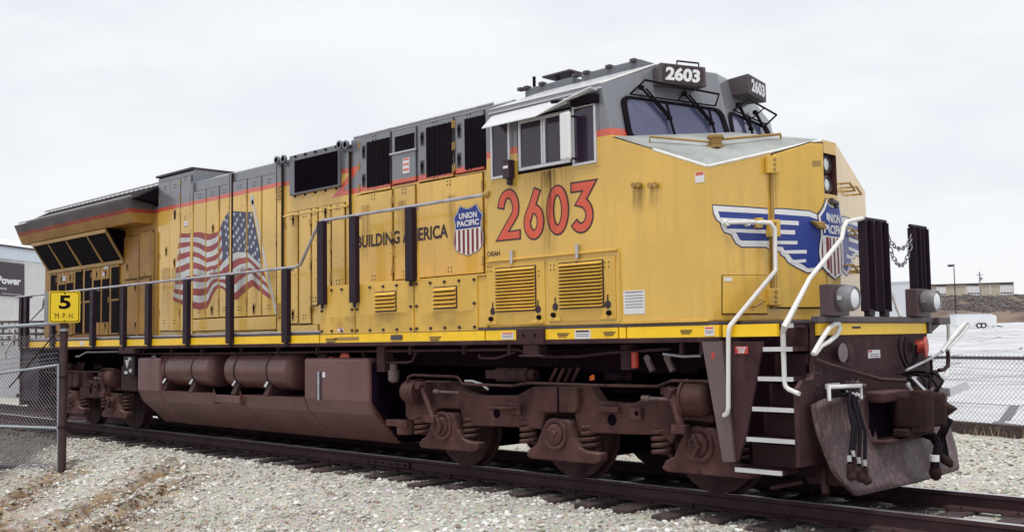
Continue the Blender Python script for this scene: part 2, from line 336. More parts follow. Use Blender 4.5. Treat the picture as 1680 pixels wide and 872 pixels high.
# ------------------------------------------------------------------ track
TR = empty('railway_track', (0, 0, -.18)); TR['kind'] = 'structure'; TR['label'] = 'rusty single railway track on gravel ballast under the locomotive'
prof = [(-.037, 0), (.037, 0), (.037, -.035), (.011, -.05), (.011, -.135), (.07, -.155), (.07, -.172), (-.07, -.172), (-.07, -.155), (-.011, -.135), (-.011, -.05), (-.037, -.035)]
for yc in (-.755, .755):
    b = MB(); b.prism([(-70, yc+p[0], p[1]) for p in prof], (120, 0, 0)); r = b.build('rail', M['railm'], TR)
    b = MB(); b.box(-1.6 if yc > 0 else -70, 50, yc-.031, yc+.031, -.004, .0025); b.build('rail_head', M['railtop'] if yc > 0 else M['railtop'], r)  # far rail head left dull under the locomotive, standing in for shade
    if yc < 0:
        b = MB(); x0, x1 = aty(600, 760, -.79).x, aty(672, 762, -.79).x
        b.box(x0, x1, yc-.05, yc-.012, -.135, -.05); jb = b.build('joint_bar', M['railm'], r, bev=.008)
        b = MB()
        for i in range(6): b.cyl((x0+.08+i*(x1-x0-.16)/5, yc-.05, -.09), (x0+.08+i*(x1-x0-.16)/5, yc-.075, -.09), .018, 6)
        b.build('track_bolts', M['railm'], r, kind='stuff')
sl = None; k = 0
for x in np.arange(-26, 5.5, .53):
    k += 1
    if sl is None:
        b = MB(); b.box(x-.11, x+.11, -1.40, 1.40, -.36, -.168); sl = b.build('sleeper', M['wood'], TR, bev=.012); continue
    o = sl.copy(); COL.objects.link(o); o.location = sl.location+Vector((x+26+random.uniform(-.03, .03), random.uniform(-.09, .07), random.uniform(-.012, .004))); o.rotation_euler.z = random.uniform(-.03, .03)
b = MB()
for x in np.arange(-16, 5.5, .53):
    for yc in (-.755, .755):
        b.box(x-.09, x+.09, yc-.15, yc+.15, -.174, -.160)
        for s in (-1, 1): b.box(x-.05*s-.012, x-.05*s+.012, yc+s*.078, yc+s*.105, -.165, -.135)
b.build('tie_plates', M['railm'], TR, kind='stuff')
# ================================================================== LOCOMOTIVE
M['gap'] = mat('panel_gap', (.030, .014, .012), .9, var=.2, fine=0)
LO = empty('locomotive', (-9.1, 0, 0))
tag(LO, 'yellow and grey diesel locomotive numbered 2603 with flag mural and winged nose emblem', 'locomotive')
ZD = 1.70
def rc(px0, py0, px1, py1, Y):
    a, b = aty(px0, py0, Y), aty(px1, py1, Y); return a.x, b.x, b.z, a.z
def panel(name, m, px0, py0, px1, py1, Y, th=.025, bev=.006, parent=LO, y1=None, **kw):
    x0, x1, z0, z1 = rc(px0, py0, px1, py1, Y); b = MB(); b.box(x0, x1, Y-th, Y+.004 if y1 is None else y1, z0, z1); return b.build(name, m, parent, bev=bev, **kw)
# --- frame, deck, sill
b = MB(); b.box(-18.25, -.80, -1.50, 1.50, 1.52, ZD-.03); b.box(-.80, -.02, -1.16, 1.16, 1.52, ZD-.03); b.build('underframe', M['under'], LO)
b = MB(); b.box(-17.9, -.1, -.55, .55, .80, 1.53); b.build('centre_sill', M['dark'], LO)
b = MB(); b.box(-18.25, -.80, -1.528, 1.528, ZD-.032, ZD+.005); b.box(-.80, .02, -1.19, 1.19, ZD-.032, ZD+.005); b.build('deck', M['dgrey'], LO, bev=.008)
b = MB(); b.box(-18.25, -.785, -1.545, -1.49, 1.512, 1.563); b.box(-18.25, -.785, 1.49, 1.545, 1.512, 1.563); b.build('side_sill', M['brown'], LO, bev=.008)
segs = [(34, 152), (156, 204), (208, 244), (248, 305), (310, 375), (381, 466), (474, 524), (526, 796), (798, 1015), (1017, 1028), (1030, 1181)]
for a, c in segs:
    x0, x1 = aty(a, 560, YS).x, aty(c, 553, YS).x; b = MB(); b.box(x0, x1-.006, -1.536, -1.49, 1.5635, 1.672); st = b.build('stripe_panel', M['stripe'], LO)
b = MB(); b.box(-.765, -.20, -1.515, -1.47, 1.56, 1.672); b.build('stripe_panel', M['stripe'], LO)
b = MB(); b.box(-18.2, -.9, 1.49, 1.536, 1.5635, 1.672); b.build('stripe_panel', M['stripe'], LO)
def stick(px0, py0, px1, py1, Y, m='sticker', lines=None, parent=LO, name='notice'):
    x0, x1, z0, z1 = rc(px0, py0, px1, py1, Y); b = MB(); b.box(x0, x1, Y-.003, Y, z0, z1); o = b.build(name, M[m], parent)
    if lines:
        b = MB(); h = (z1-z0)
        for k, (fy, col, hh) in enumerate(lines):
            q = MB(); q.box(x0+(x1-x0)*.08, x1-(x1-x0)*.08, Y-.0045, Y-.002, z1-h*fy-h*hh, z1-h*fy); q.build('notice_print', M[col], o)
    return o
for a in ((1156, 535.5, 1172, 550), (943, 541, 969, 555), (823, 545, 843, 555.5)): stick(*a, -1.5365, lines=[(.06, 'digit' if a[0] != 943 else 'ink', .2), (.45, 'wire', .08), (.65, 'wire', .08)])
stick(131, 560, 138, 565.5, -1.5365); stick(548, 553, 589, 557.5, -1.5365, 'yeld'); 
for a, y in ((1116, 541), (914, 546), (990, 544), (534, 555), (704, 552)):
    for k in range(3): stick(a+k, y+k*2.6, a+20-k*2, y+k*2.6+1.1, -1.5365, 'ink', name='small_print')
stick(641, 549, 660, 557, -1.545, 'dgrey', name='hatch_plate')
b = MB(); p = aty(255, 543, YS)
b = MB(); x0, x1 = aty(38, 560, YS).x, aty(524, 548, YS).x; b.box(x0, x1, -1.53, -1.44, ZD+.006, ZD+.03); b.build('deck_lip', M['rail_tube'], LO, bev=.006)
# --- hood bodies
def hood(x0, x1, zt, name='hood', y=YH, ch=.14):
    b = MB(); pr = [(-y, ZD), (-y, zt-ch*.55), (-y-ch, zt), (y+ch, zt), (y, zt-ch*.55), (y, ZD)]
    b.prism([(x0, p[0], p[1]) for p in pr], (x1-x0, 0, 0)); return b.build(name, M['livery'], LO, bev=.01)
XJ = aty(576, 300, YH).x
hood(-18.22, -13.0, 4.10, ch=.05).data.materials[0] = M['shade_grime']; hood(-12.998, aty(317, 330, YH).x, 4.58, ch=.03); hood(aty(317.5, 330, YH).x, XJ-.02, 4.375, ch=.05); hood(XJ, -3.95, 4.44, ch=.06)
hx0 = -12.99
b = MB(); xg = aty(316, 330, YH).x
b.box(-13.05, xg+.02, -1.07, 1.07, 4.585, 4.625); b.build('roof_hatch', M['dgrey'], LO, bev=.01)
b = MB(); b.box(-11.2, XJ-.1, -.6, .6, 4.37, 4.41); b.box(XJ+.1, -4.1, -.75, .75, 4.435, 4.47); b.build('roof_walk', M['dgrey'], LO, bev=.01)
b = MB(); b.tube([(XJ+.02, -1.0, 4.448), (-4.3, -1.0, 4.448)], .016, 6); b.build('gutter', M['rail_tube'], LO)
DY = -.028
def latch(door, px, py, Y, s=1.0):
    p = aty(px, py, Y); b = MB(); b.box(p.x-.035*s, p.x+.035*s, Y-.006, Y+.004, p.z-.085*s, p.z+.085*s); pl = b.build('latch', M['yeld'] if p.z < 3.6 else M['dgrey'], door, bev=.012)
    b = MB(); b.lathe((p.x, Y-.004, p.z+.015), (0, -1, 0), [(0, .028*s), (.008, .028*s), (.008, .02*s)], 10); b.box(p.x-.01*s, p.x+.01*s, Y-.014, Y-.002, p.z-.06*s, p.z+.06*s)
    b.build('latch_handle', M['black'], door)
doors = []
def door(px0, py0, px1, py1, lat=(), Y=YH, m='livery', name='hood_door'):
    d = panel(name, M[m], px0+.7, py0, px1-.7, py1, Y, th=-DY, bev=.008); doors.append((d, rc(px0+.7, py0, px1-.7, py1, Y)))
    r = doors[-1][1]; b = MB(); b.box(r[0]-.011, r[1]+.011, Y-.007, Y-.002, r[2]-.011, r[3]+.011); b.build('door_gap', M['gap'], d)
    for l in lat: latch(d, *l, Y+DY)
    return d
# radiator compartment doors (tall screens) at the rear
for x0, t0, x1, b0, dk in ((80.5, 449, 94, 547, [(83.5, 452, 92, 544)]), (95, 446.5, 107, 549, [(96.5, 467, 106, 528)]), (108, 444, 121, 549, [(109, 464.5, 119.5, 528)]),
        (122, 442, 135, 547, [(124, 446, 133.5, 493), (124, 497.5, 133.5, 546)]), (138, 440, 151.5, 546, [(139.5, 444, 150, 492), (139.5, 496.5, 150, 545)]),
        (152.5, 438, 165.5, 549, [(154, 459.5, 164.5, 528)]), (166.5, 436, 180, 549, [(168, 457.5, 178.5, 527.5)]), (181.5, 434, 196.5, 548, [(183, 438.5, 194.5, 489), (183, 493.5, 194.5, 545)])):
    d = door(x0, t0, x1, b0, m='shade_grime')
    for e in dk:
        a = rc(*e, YH+DY); q = MB(); q.box(a[0], a[1], YH+DY-.006, YH+DY+.004, a[2], a[3]); q.build('screen', M['grille'], d, bev=.0)
for d, px, py in ((1, 101, 458), (2, 115.5, 455.5), (5, 159, 450.5), (6, 173.5, 448), (6, 173, 534), (5, 113, 536)): latch(doors[d][0], px, py, YH+DY)
stick(102.5, 453, 107.5, 460, YH+DY-.001); stick(170, 437, 178, 440, YH+DY-.001); stick(168, 447, 172, 452, YH+DY-.001)
d1 = door(205, 390, 229, 456, [(209, 438, )], m='shade_grime'); d2 = door(230.5, 381, 252, 452, m='shade_grime')
d3 = door(208, 461, 247, 548, [(222.5, 472), (222.5, 533)], m='shade_grime')
b = MB(); x0, x1 = aty(203.5, 420, YH).x, aty(258, 420, YH).x
for px in (229.8, 254, 260):
    x = aty(px, 450, YH).x; b.box(x-.012, x+.012, YH-.045, YH, 1.74, 3.6)
b.build('hood_ribs', M['yeld'], LO)
# wings: the flared radiator housing over the rear end
xw0, xw1 = -18.62, aty(209, 340, YS).x
for s in (-1, 1):
    b = MB(); pr = [(1.0, 3.775), (1.39, 3.775), (1.565, 4.185), (1.0, 4.30)]
    b.prism([(xw0, s*p[0], p[1]) for p in pr], (xw1-xw0-.02, 0, 0)); b.build('radiator_wing', M['shade_grime'], LO, bev=.012)
b = MB(); b.prism([(xw0+.1, y, z) for y, z in ((-1.45, 4.20), (-.9, 4.50), (.9, 4.50), (1.45, 4.20), (1.0, 4.12), (-1.0, 4.12))], (-13.08-xw0, 0, 0)); b.build('radiator_roof', M['grille'], LO)
b = MB()
for i in range(26):
    x = xw0+.2+i*.205; b.box(x, x+.02, -1.40, 1.40, 4.215, 4.235); b.prism([(x, -1.42, 4.23), (x, -.88, 4.525), (x, -.85, 4.51), (x, -1.40, 4.20)], (.03, 0, 0))
b.build('radiator_slats', M['dgrey'], LO, kind='stuff')
b = MB(); b.tube([(xw0+.1, -1.5, 4.235), (-13.1, -1.5, 4.235)], .014, 6); b.tube([(xw0+.1, -.95, 4.53), (-13.1, -.95, 4.53)], .018, 6); b.build('roof_rail', M['steel'], LO)
# slanted intake screens under the wing: 4 bays
T = [(66.5, 401), (93, 394.5), (121.5, 389), (156.5, 382), (189, 377)]; Bm = [(81.5, 440.5), (106, 436), (135.5, 434), (171, 427.5), (203, 423.5)]
YT = -1.42
# give both edges a common X per post so the bays are true rectangles leaning outwards
zt, zb = 3.74, 3.16; xs_ = [aty(p[0], p[1], YH-.03).x for p in Bm]
b = MB(); b.prism([(xs_[0], YH-.02, zb), (xs_[0], YT, zt), (xs_[0], YH, zt)], (xs_[-1]-xs_[0], 0, 0)); b.build('intake_box', M['dark'], LO)
nrm = Vector((0, -(zt-zb), -(YH-YT))).normalized()
for i in range(4):
    x0, x1 = xs_[i]+.04, xs_[i+1]-.04; lo, hi = Vector((0, YH-.025, zb+.03)), Vector((0, YT-.003, zt-.04))
    b = MB(); b.prism([(x0, lo.y, lo.z), (x1, lo.y, lo.z), (x1, hi.y, hi.z), (x0, hi.y, hi.z)], Vector((0, -.01, -.006))); b.build('intake_screen', M['grille'], LO)
for i in range(5):
    x = xs_[i]; b = MB(); b.prism([(x-.03, YH-.02, zb), (x+.03, YH-.02, zb), (x+.03, YT, zt), (x-.03, YT, zt)], Vector((0, -.03, -.012))); b.build('screen_bar', M['yeld'], LO, bev=.006)
for z, y in ((zb, YH-.03), (zt-.02, YT)):
    b = MB(); b.box(xs_[0]-.03, xs_[-1]+.03, y-.03, y, z-.04, z+.03); b.build('screen_rail', M['yeld'], LO, bev=.006)
# hood section ahead of the wing
door(265, 300, 280, 542, [(273, 412)]); door(281, 296.5, 297, 542, [(287, 352), (286.5, 431)]); 
door(298.5, 292, 315.5, 360); door(298.5, 362, 315.5, 542)
stick(302, 363, 308, 370, YH+DY-.001)
door(319.5, 315, 339.5, 521.5, [(349, 508)][:0]); door(340.5, 310.5, 361, 520, [(350, 375), (348, 508)]); door(362.5, 305.5, 379, 519)
door(384, 299, 407, 518.5, [(417, 508)][:0]); door(408, 294.5, 431, 517.5, [(417, 506)]); door(432, 289.5, 456.5, 516.5)
for a in ((317.5, 524, 379, 541), (384, 521.5, 456, 540)): door(*a, name='skirt_panel')
for px, m_ in ((317.5, 0), (381.5, 0), (461.5, 1)):
    x = aty(px, 400, YH).x; w = .035 if not m_ else .06; b = MB(); b.box(x-w, x+w, YH-.04, YH, ZD+.01, 4.35); b.build('joint_strip', M['livery'], LO, bev=.006)
for px in (457.5, 465.5, 379.8, 383.2, 577):
    x = aty(px, 400, YH).x; b = MB(); b.box(x-.006, x+.006, YH-.0425, YH, ZD+.01, 4.34); b.build('joint_gap', M['gap'], LO)
# lifting eyes
for px, py in ((464, 264), (475, 262), (567, 239), (577, 239)):
    p = aty(px, py, YH); b = MB(); b.lathe((p.x, YH-.12, p.z), (0, 1, 0), [(0, .038), (0, .062), (.04, .062), (.04, .038), (0, .038)], 14); b.box(p.x-.03, p.x+.03, YH-.07, YH, p.z-.09, p.z-.05); b.build('lifting_eye', M['grey'], LO)
# section with the big intake grille
gd_ = panel('grille_frame', M['grey'], 480, 257, 561, 306, YH, th=.06, bev=.012)
e = rc(483.5, 264, 554.5, 302, YH-.06); b = MB(); b.box(e[0], e[1], YH-.064, YH-.05, e[2], e[3]); gs = b.build('intake_screen', M['grille'], LO)
b = MB(); n = 26
for i in range(n): x = e[0]+(e[1]-e[0])*(i+.5)/n; b.box(x-.006, x+.006, YH-.076, YH-.062, e[2], e[3])
b.build('grille_bars', M['dark'], LO, kind='stuff')
b = MB()
for i in range(5):
    for z in (e[2]-.06, e[3]+.06): b.cyl((e[0]+.03+(e[1]-e[0]-.06)*i/4, YH-.06, z), (e[0]+.03+(e[1]-e[0]-.06)*i/4, YH-.08, z), .02, 6)
b.build('bolts', M['black'], LO, kind='stuff')
b = MB(); x0 = aty(467, 340, YH).x; x1 = aty(573, 330, YH).x; b.box(x0, x1, YH-.034, YH, 3.47, 3.50); b.build('door_gutter', M['livery'], LO, bev=.006)
door(471, 350, 491, 530, [(481.5, 361), (481, 516)]); door(492.2, 346, 512.5, 530); door(513.3, 342.5, 523.5, 500, [(534, 349)][:0]); door(524.5, 340, 545, 470, [(534.5, 350)]); door(546, 336, 568, 470)
door(466.5, 534.5, 524, 543, name='skirt_panel')
# forward section: inertial-filter doors with screens, plain doors below
for a, g in (((592, 228.5, 643, 310), (601.5, 234, 640, 301)), ((688, 206.5, 746.5, 289), (699, 210, 743, 283)), ((748.5, 193, 797, 277), (762, 196, 797, 272))):
    d = door(*a); e = rc(*g, YH+DY); b = MB(); b.box(e[0], e[1], YH+DY-.005, YH+DY+.002, e[2], e[3]); sc_ = b.build('screen', M['grille'], d)
    b = MB(); w = (e[1]-e[0])/5
    for i in range(5): b.prism([(e[0]+w*(i+.2), YH+DY-.004, e[2]), (e[0]+w*(i+.5), YH+DY-.022, e[2]), (e[0]+w*(i+.8), YH+DY-.004, e[2])], (0, 0, e[3]-e[2]))
    b.build('screen_pleats', M['grille'], d, kind='stuff')
    for yy in (.28, .85): latch(d, a[0]+5, a[1]+(a[3]-a[1])*yy-2, YH+DY, 1.1)
d = door(645, 217, 685, 246); e = rc(648, 225, 680, 244.5, YH+DY); b = MB(); b.box(e[0], e[1], YH+DY-.006, YH+DY, e[2], e[3]); b.build('screen', M['grille'], d)
door(645, 251, 685, 296); stick(661, 260, 672, 283, YH+DY-.001, lines=[(.04, 'digit', .1), (.36, 'digit', .1), (.7, 'digit', .12)])
b = MB(); x0, x1 = aty(643, 250, YH).x, aty(687, 243, YH).x; b.box(x0, x1, YH-.05, YH-.02, 4.06, 4.085); b.build('door_gutter', M['steel'], LO, bev=.004)
big = [door(586, 322, 646.5, 462), door(648.5, 310, 684.5, 456), door(688, 302, 796, 447)]
for d, px, py in ((1, 682, 352), (1, 649, 412)):
    p = aty(px, py, YH+DY); b = MB(); b.tube([(p.x, YH+DY, p.z-.07), (p.x, YH+DY-.04, p.z-.06), (p.x, YH+DY-.04, p.z+.06), (p.x, YH+DY, p.z+.07)], .009, 6); b.build('door_grab', M['yeld'], big[d])
# --- side box with louvres below the raised walkway
b = MB(); xb0, xb1 = aty(524.5, 500, YS).x, aty(797.5, 500, YS).x; b.box(xb0, xb1, YS+.012, YH+.05, ZD+.006, 2.30); b.build('equipment_box', M['yel'], LO, bev=.01)
b = MB(); b.box(xb0, xb1, YS-.004, YH, 2.302, 2.325); b.build('raised_walkway', M['yel'], LO, bev=.006)
def louvre(par, px0, py0, px1, py1, Y, n):
    x0, x1, z0, z1 = rc(px0, py0, px1, py1, Y); h = (z1-z0)/n; b = MB(); b.box(x0-.015, x1+.015, Y-.004, Y, z0-.01, z1+.01); b.build('louvre_back', M['ink'], par)
    s0 = None
    for i in range(n):
        z = z0+h*i
        if s0 is None:
            b = MB(); b.prism([(x0, Y-.003, z+h*.12), (x0, Y-.045, z+h*.12), (x0, Y-.047, z+h*.30), (x0, Y-.003, z+h*.98)], (x1-x0, 0, 0)); s0 = b.build('slat', M['yel'], par, bev=.004, seg=1)
        else: dup(s0, (0, 0, h*i), par)
bolt = []
for a, lv in (((526.5, 472.5, 582, 546.5), None), ((584, 468, 679, 544.5), (617, 480, 649.5, 509, 5)), ((681, 460.5, 784, 541.5), (712.5, 472, 749, 504, 5))):
    d = panel('box_panel', M['yel'], *a, YS, th=.006, bev=.004, y1=YS+.012)
    if lv: louvre(d, *lv[:4], YS-.006, lv[4])
    x0, x1, z0, z1 = rc(*a, YS); n = 4 if x1-x0 > .9 else 3
    for i in range(n+1):
        for z in (z0+.04, z1-.04): bolt.append((x0+.04+(x1-x0-.08)*i/n, z))
    bolt += [(x0+.04, (z0+z1)/2), (x1-.04, (z0+z1)/2)]
b = MB()
for x, z in bolt: b.cyl((x, YS-.004, z), (x, YS-.026, z), .019, 6)
b.build('bolts', M['ink'], LO, kind='stuff')
stick(554, 537, 564, 543, YS-.007, lines=[(.05, 'redp', .25)])
# hinges and rivet clusters on the hood doors
hb, rb_ = MB(), MB()
for k, (d, r) in enumerate(doors):
    w, h = r[1]-r[0], r[3]-r[2]
    if h < .7 or d.name.startswith('skirt'): continue
    xe = r[0]-.008 if k % 2 else r[1]+.008
    for t in (.12, .5, .88): hb.cyl((xe, YH+DY-.004, r[2]+h*t-.05), (xe, YH+DY-.004, r[2]+h*t+.05), .013, 6)
    for t in (.955, .06):
        for i in (0, 1):
            for j in (0, 1): rb_.cyl((r[0]+w*.5-.03+.06*i, YH+DY+.002, r[2]+h*t+.05*j-.025), (r[0]+w*.5-.03+.06*i, YH+DY-.006, r[2]+h*t+.05*j-.025), .010, 5)
    for i in range(int(h/.28)): rb_.cyl((r[1]-.02, YH+DY+.002, r[2]+.1+i*.28), (r[1]-.02, YH+DY-.005, r[2]+.1+i*.28), .007, 5)
hb.build('door_hinges', M['yeld'], LO, kind='stuff'); rb_.build('door_rivets', M['ink'], LO, kind='stuff')
for x, z0_, z1_ in ((XJ-.09, 1.8, 2.25), (aty(461.5, 400, YH).x, 3.75, 3.98), (aty(461.5, 400, YH).x, 1.95, 2.2)):
    b = MB()
    for i in range(4): b.box(x-.045, x+.045, YH-.055, YH-.035, z0_+(z1_-z0_)*i/4, z0_+(z1_-z0_)*(i+.6)/4)
    b.build('joint_clips', M['yeld'], LO, kind='stuff')
# --- lettering
def hp(px, py): return aty(px, py, YH+DY-.004)
def strip_text(s, px0, py0, px1, py1, hpx, Yp, m, bold=.0):
    """text whose baseline runs along the horizontal through the two given photo points"""
    a, c = aty(px0, py0, Yp), aty(px1, py1, Yp); z = a.z; h = aty(px0, py0-hpx, Yp).z-a.z
    return fit_text(s, (a.x, Yp, z+h), (c.x, Yp, z+h), (a.x, Yp, z), M[m], LO, bold)
strip_text('BUILDING AMERICA', 585.5, 407.5, 735, 391, 20.5, YH+DY-.004, 'ink', .028)
strip_text('C45AH', 799, 421, 820, 418, 8, YS-.004, 'ink', .02)
# shield
SH = [(0, .075), (-.30, .05), (-.56, .0), (-.74, .12), (-1.0, .215), (-.99, .25), (-.90, .36), (-.90, .47), (-.98, .58), (-1.02, .68), (-.98, .78), (-.85, .86), (-.62, .925), (-.3, .96), (-.08, .985), (0, 1.0)]
SHF = SH+[(-x, y) for x, y in SH[-2:0:-1]]
def shield(fn, parent, name='shield_emblem'):
    """fn(u, v, lift) -> point; u -1..1 across, v 0..1 down"""
    def put(poly, lift, m, nm):
        for lo, hi in ((-9, -.45), (-.45, .45), (.45, 9)):
            p = clip(clip(poly, 0, lo, False), 0, hi, True)
            if len(p) > 2:
                b = MB(); b.poly([fn(x, y, lift) for x, y in p]); b.build(nm, M[m], parent)
    b = None
    put([(x*1.05, .5+(y-.5)*1.035) for x, y in SHF], .0, 'navy', name)
    put([(x*1.015, .5+(y-.5)*1.01) for x, y in SHF], .0015, 'whitep', 'emblem_border')
    put(clip([(x*.97, .5+(y-.5)*.985) for x, y in SHF], 1, .46, True), .003, 'blue', 'emblem_field')
    low = clip([(x*.985, .5+(y-.5)*.985) for x, y in SHF], 1, .48, False)
    for i in range(7):
        a = -1.02+i*.3138; p = clip(clip(low, 0, a, False), 0, a+.158, True)
        if len(p) > 2: put(p, .003, 'maroon', 'emblem_stripe')
    for s, v0, v1, w in (('UNION', .145, .265, .62), ('PACIFIC', .295, .415, .76)):
        fit_text(s, fn(-w, v0, .0045), fn(w, v0, .0045), fn(-w, v1, .0045), M['whitep'], parent, .035, 'emblem_lettering')
sx0, sx1 = aty(748, 380, YH).x, aty(795, 370, YH).x; sz1, sz0 = aty(771, 336.5, YH).z, aty(772, 419, YH).z
SHD = empty('shield_emblem', ((sx0+sx1)/2, YH+DY, (sz0+sz1)/2), LO)
shield(lambda u, v, l: Vector(((sx0+sx1)/2+u*(sx1-sx0)/2, YH+DY-.003-l, sz1+(sz0-sz1)*v)), SHD)
# road number: four stroked digits on the cab side
DIG = {'2': [([(.12, .72)]+arc(.46, .68, .335, .32, 155, -25, 12)+[(.64, .44), (.17, .085), (.95, .085)], 0)],
       '6': [(arc(.48, .315, .325, .275, 90, 450, 26)[:-1], 1), ([(.66, .985), (.47, .735), (.30, .545), (.20, .40)], 0)],
       '0': [(arc(.5, .5, .335, .415, 90, 450, 28)[:-1], 1)],
       '3': [([(.08, .915), (.84, .915), (.46, .60), (.60, .575)]+arc(.46, .325, .345, .255, 52, -145, 12), 0)]}
NB = [('2', 818, 854), ('6', 860, 893.5), ('0', 897, 933.5), ('3', 936, 975)]
zt_, zb_ = aty(955, 299.5, YS).z, aty(955, 380, YS).z
zt_ = (zt_+aty(840, 316, YS).z)/2; zb_ = (zb_+aty(835, 392, YS).z)/2
RN = empty('road_number', (aty(897, 350, YS).x, YS, (zt_+zb_)/2), LO)
for ch, a, c in NB:
    x0, x1 = aty(a, 350, YS).x, aty(c, 345, YS).x
    for k, (path, closed) in enumerate(DIG[ch]):
        path = [(x0+p[0]*(x1-x0), zb_+p[1]*(zt_-zb_)) for p in path]
        for ww, off, m_ in ((.118, .003+.0006*k, 'ink'), (.082, .0048+.0006*k, 'digit')):
            pth = list(path)
            if not closed:
                e_ = .020 if m_ == 'ink' else 0
                for i, j in ((0, 1), (-1, -2)): d_ = (Vector(pth[i])-Vector(pth[j])).normalized()*e_; pth[i] = tuple(Vector(pth[i])+d_)
            vs, qd = ribbon(pth, ww, bool(closed)); b = MB(); b.add([(p[0], YS-off, p[1]) for p in vs], qd); b.build('digit' if m_ == 'digit' else 'digit_outline', M[m_], RN)
# --- flag mural, printed door by door
def zf(p): return (270+p[0]/3.962, 320+p[1]/3.962)
def interp(poly, t):
    d = [0]
    for a, c in zip(poly[:-1], poly[1:]): d.append(d[-1]+math.hypot(c[0]-a[0], c[1]-a[1]))
    s = t*d[-1]
    for i in range(len(poly)-1):
        if s <= d[i+1] or i == len(poly)-2:
            k = (s-d[i])/max(1e-6, d[i+1]-d[i]); return (poly[i][0]+(poly[i+1][0]-poly[i][0])*k, poly[i][1]+(poly[i+1][1]-poly[i][1])*k)
# control columns from hoist to fly: (top, bottom) in the mural's own plane
COLS = [((570, 112), (692, 680)), ((545, 106), (640, 640)), ((500, 100), (575, 588)), ((455, 98), (520, 640)), ((418, 104), (470, 684)), ((388, 150), (428, 655)), ((362, 215), (385, 605)), ((340, 240), (350, 603)), ((300, 246), (315, 640)), ((262, 240), (278, 735)), ((235, 236), (225, 752)), ((200, 244), (165, 735)), ((150, 256), (120, 700)), ((97, 252), (52, 672))]
NS = 40
def fpt(u, v):
    t = u*(len(COLS)-1); i = min(int(t), len(COLS)-2); k = t-i; k = k*k*(3-2*k)*.5+k*.5
    a = [COLS[i][0][j]+(COLS[i+1][0][j]-COLS[i][0][j])*k for j in (0, 1)]; c = [COLS[i][1][j]+(COLS[i+1][1][j]-COLS[i][1][j])*k for j in (0, 1)]
    wav = (30*math.sin(v*3.1416)+7)*math.sin(u*12.5+2.9*v-.6)+6*math.sin(u*23+v*5)*v
    p = zf((a[0]+(c[0]-a[0])*v, a[1]+(c[1]-a[1])*v+wav)); q_ = hp(*p); return (q_.x, q_.z)
FM = empty('flag_mural', (aty(360, 430, YH).x, YH+DY, aty(360, 430, YH).z), LO)
ivs = sorted([(r[0], r[1]) for d, r in doors if r[2] < 2.6 and r[3] > 3.4 and r[0] > -13.2 and r[1] < -8.9 or (r[0] > -12.4 and r[1] < -11.7)])
_iv = []
for a, c in sorted(ivs):
    if not _iv or a > _iv[-1][1]-.02: _iv.append((a, c))
ivs = _iv
def print_poly(poly, lift, mbs):
    for k, (a, c) in enumerate(ivs):
        p = clip(clip(poly, 0, a+.004, False), 0, c-.004, True)
        if len(p) > 2: (mbs if isinstance(mbs, MB) else mbs.setdefault(k, MB())).poly([(x, YH+DY-.002-lift, z) for x, z in p])
def flag_part(name, m, cells, lift=0):
    mbs = {}
    for u0, u1, v0, v1 in cells: print_poly([fpt(u0, v0), fpt(u1, v0), fpt(u1, v1), fpt(u0, v1)], lift, mbs)
    for k in mbs: mbs[k].build(name, M[m], FM)
for i in range(13): flag_part('flag_stripe', 'flagred' if i % 2 == 0 else 'flagwhite', [(j/NS, (j+1)/NS, i/13, (i+1)/13) for j in range(NS) if not (i < 7 and j/NS < .445)])
flag_part('flag_canton', 'flagblue', [(j/NS, (j+1)/NS, i/13, (i+1)/13) for j in range(NS) for i in range(7) if j/NS < .445])
fs = MB()
for r_ in range(9):
    for c_ in range(6 if r_ % 2 == 0 else 5):
        u, v = (.035+.07*c_+(.035 if r_ % 2 else 0)), (.035+r_*.058); cx, cz = fpt(u, v)
        print_poly([(cx+(.046 if k % 2 == 0 else .018)*math.sin(k*math.pi/5+.2), cz+(.046 if k % 2 == 0 else .018)*math.cos(k*math.pi/5+.2)) for k in range(10)], .0015, fs)
fs.build('flag_stars', M['flagwhite'], FM, kind='stuff')
fp = MB(); a, c = hp(413.5, 328), hp(453.5, 516); vs, qd = ribbon([(a.x, a.z), (c.x, c.z)], .055)
for q4 in qd: print_poly([tuple(vs[k]) for k in q4], .0005, fp)
print_poly([(a.x+.06*math.cos(k), a.z+.09*math.sin(k)) for k in np.linspace(0, 6, 10)], .0005, fp)
fp.build('flag_pole', M['flagwhite'], FM, kind='stuff')
# ================================================================== CAB AND NOSE
XR = aty(797.5, 300, YS).x
A0 = Vector((-2.02, YS, 3.62)); A1 = Vector((-2.15, YS, 4.20)); N1 = Vector((-.872, YS, 3.171)); N1f = Vector((-.79, -YS, 3.19))
NXC, NW = -.42, .135
ZC = 3.53
XWF = -1.86     # outer far corner of the windscreen front
def wx(y, z): return -2.02+(.47/1.53)*(1.53-abs(y))-.21*(z-3.62) if y <= 0 else -1.55+(XWF+1.55)*(y/1.53)-.21*(z-3.62)      # windscreen surface
def nx(y, z=0):                                                       # nose front surface
    if abs(y) <= NW: return NXC
    e = N1.x if y < 0 else N1f.x
    return NXC+(e-NXC)*(abs(y)-NW)/(1.53-NW)
def ntop(y): return ZC if abs(y) <= NW else ZC+(3.171-ZC)*(abs(y)-NW)/(1.53-NW)
ZT = 4.50; YC = .80
b = MB(); s_ = 1
V = {}
def vid(k, p): V[k] = len(b.v); b.v.append(tuple(p))
ZB = ZD+.004
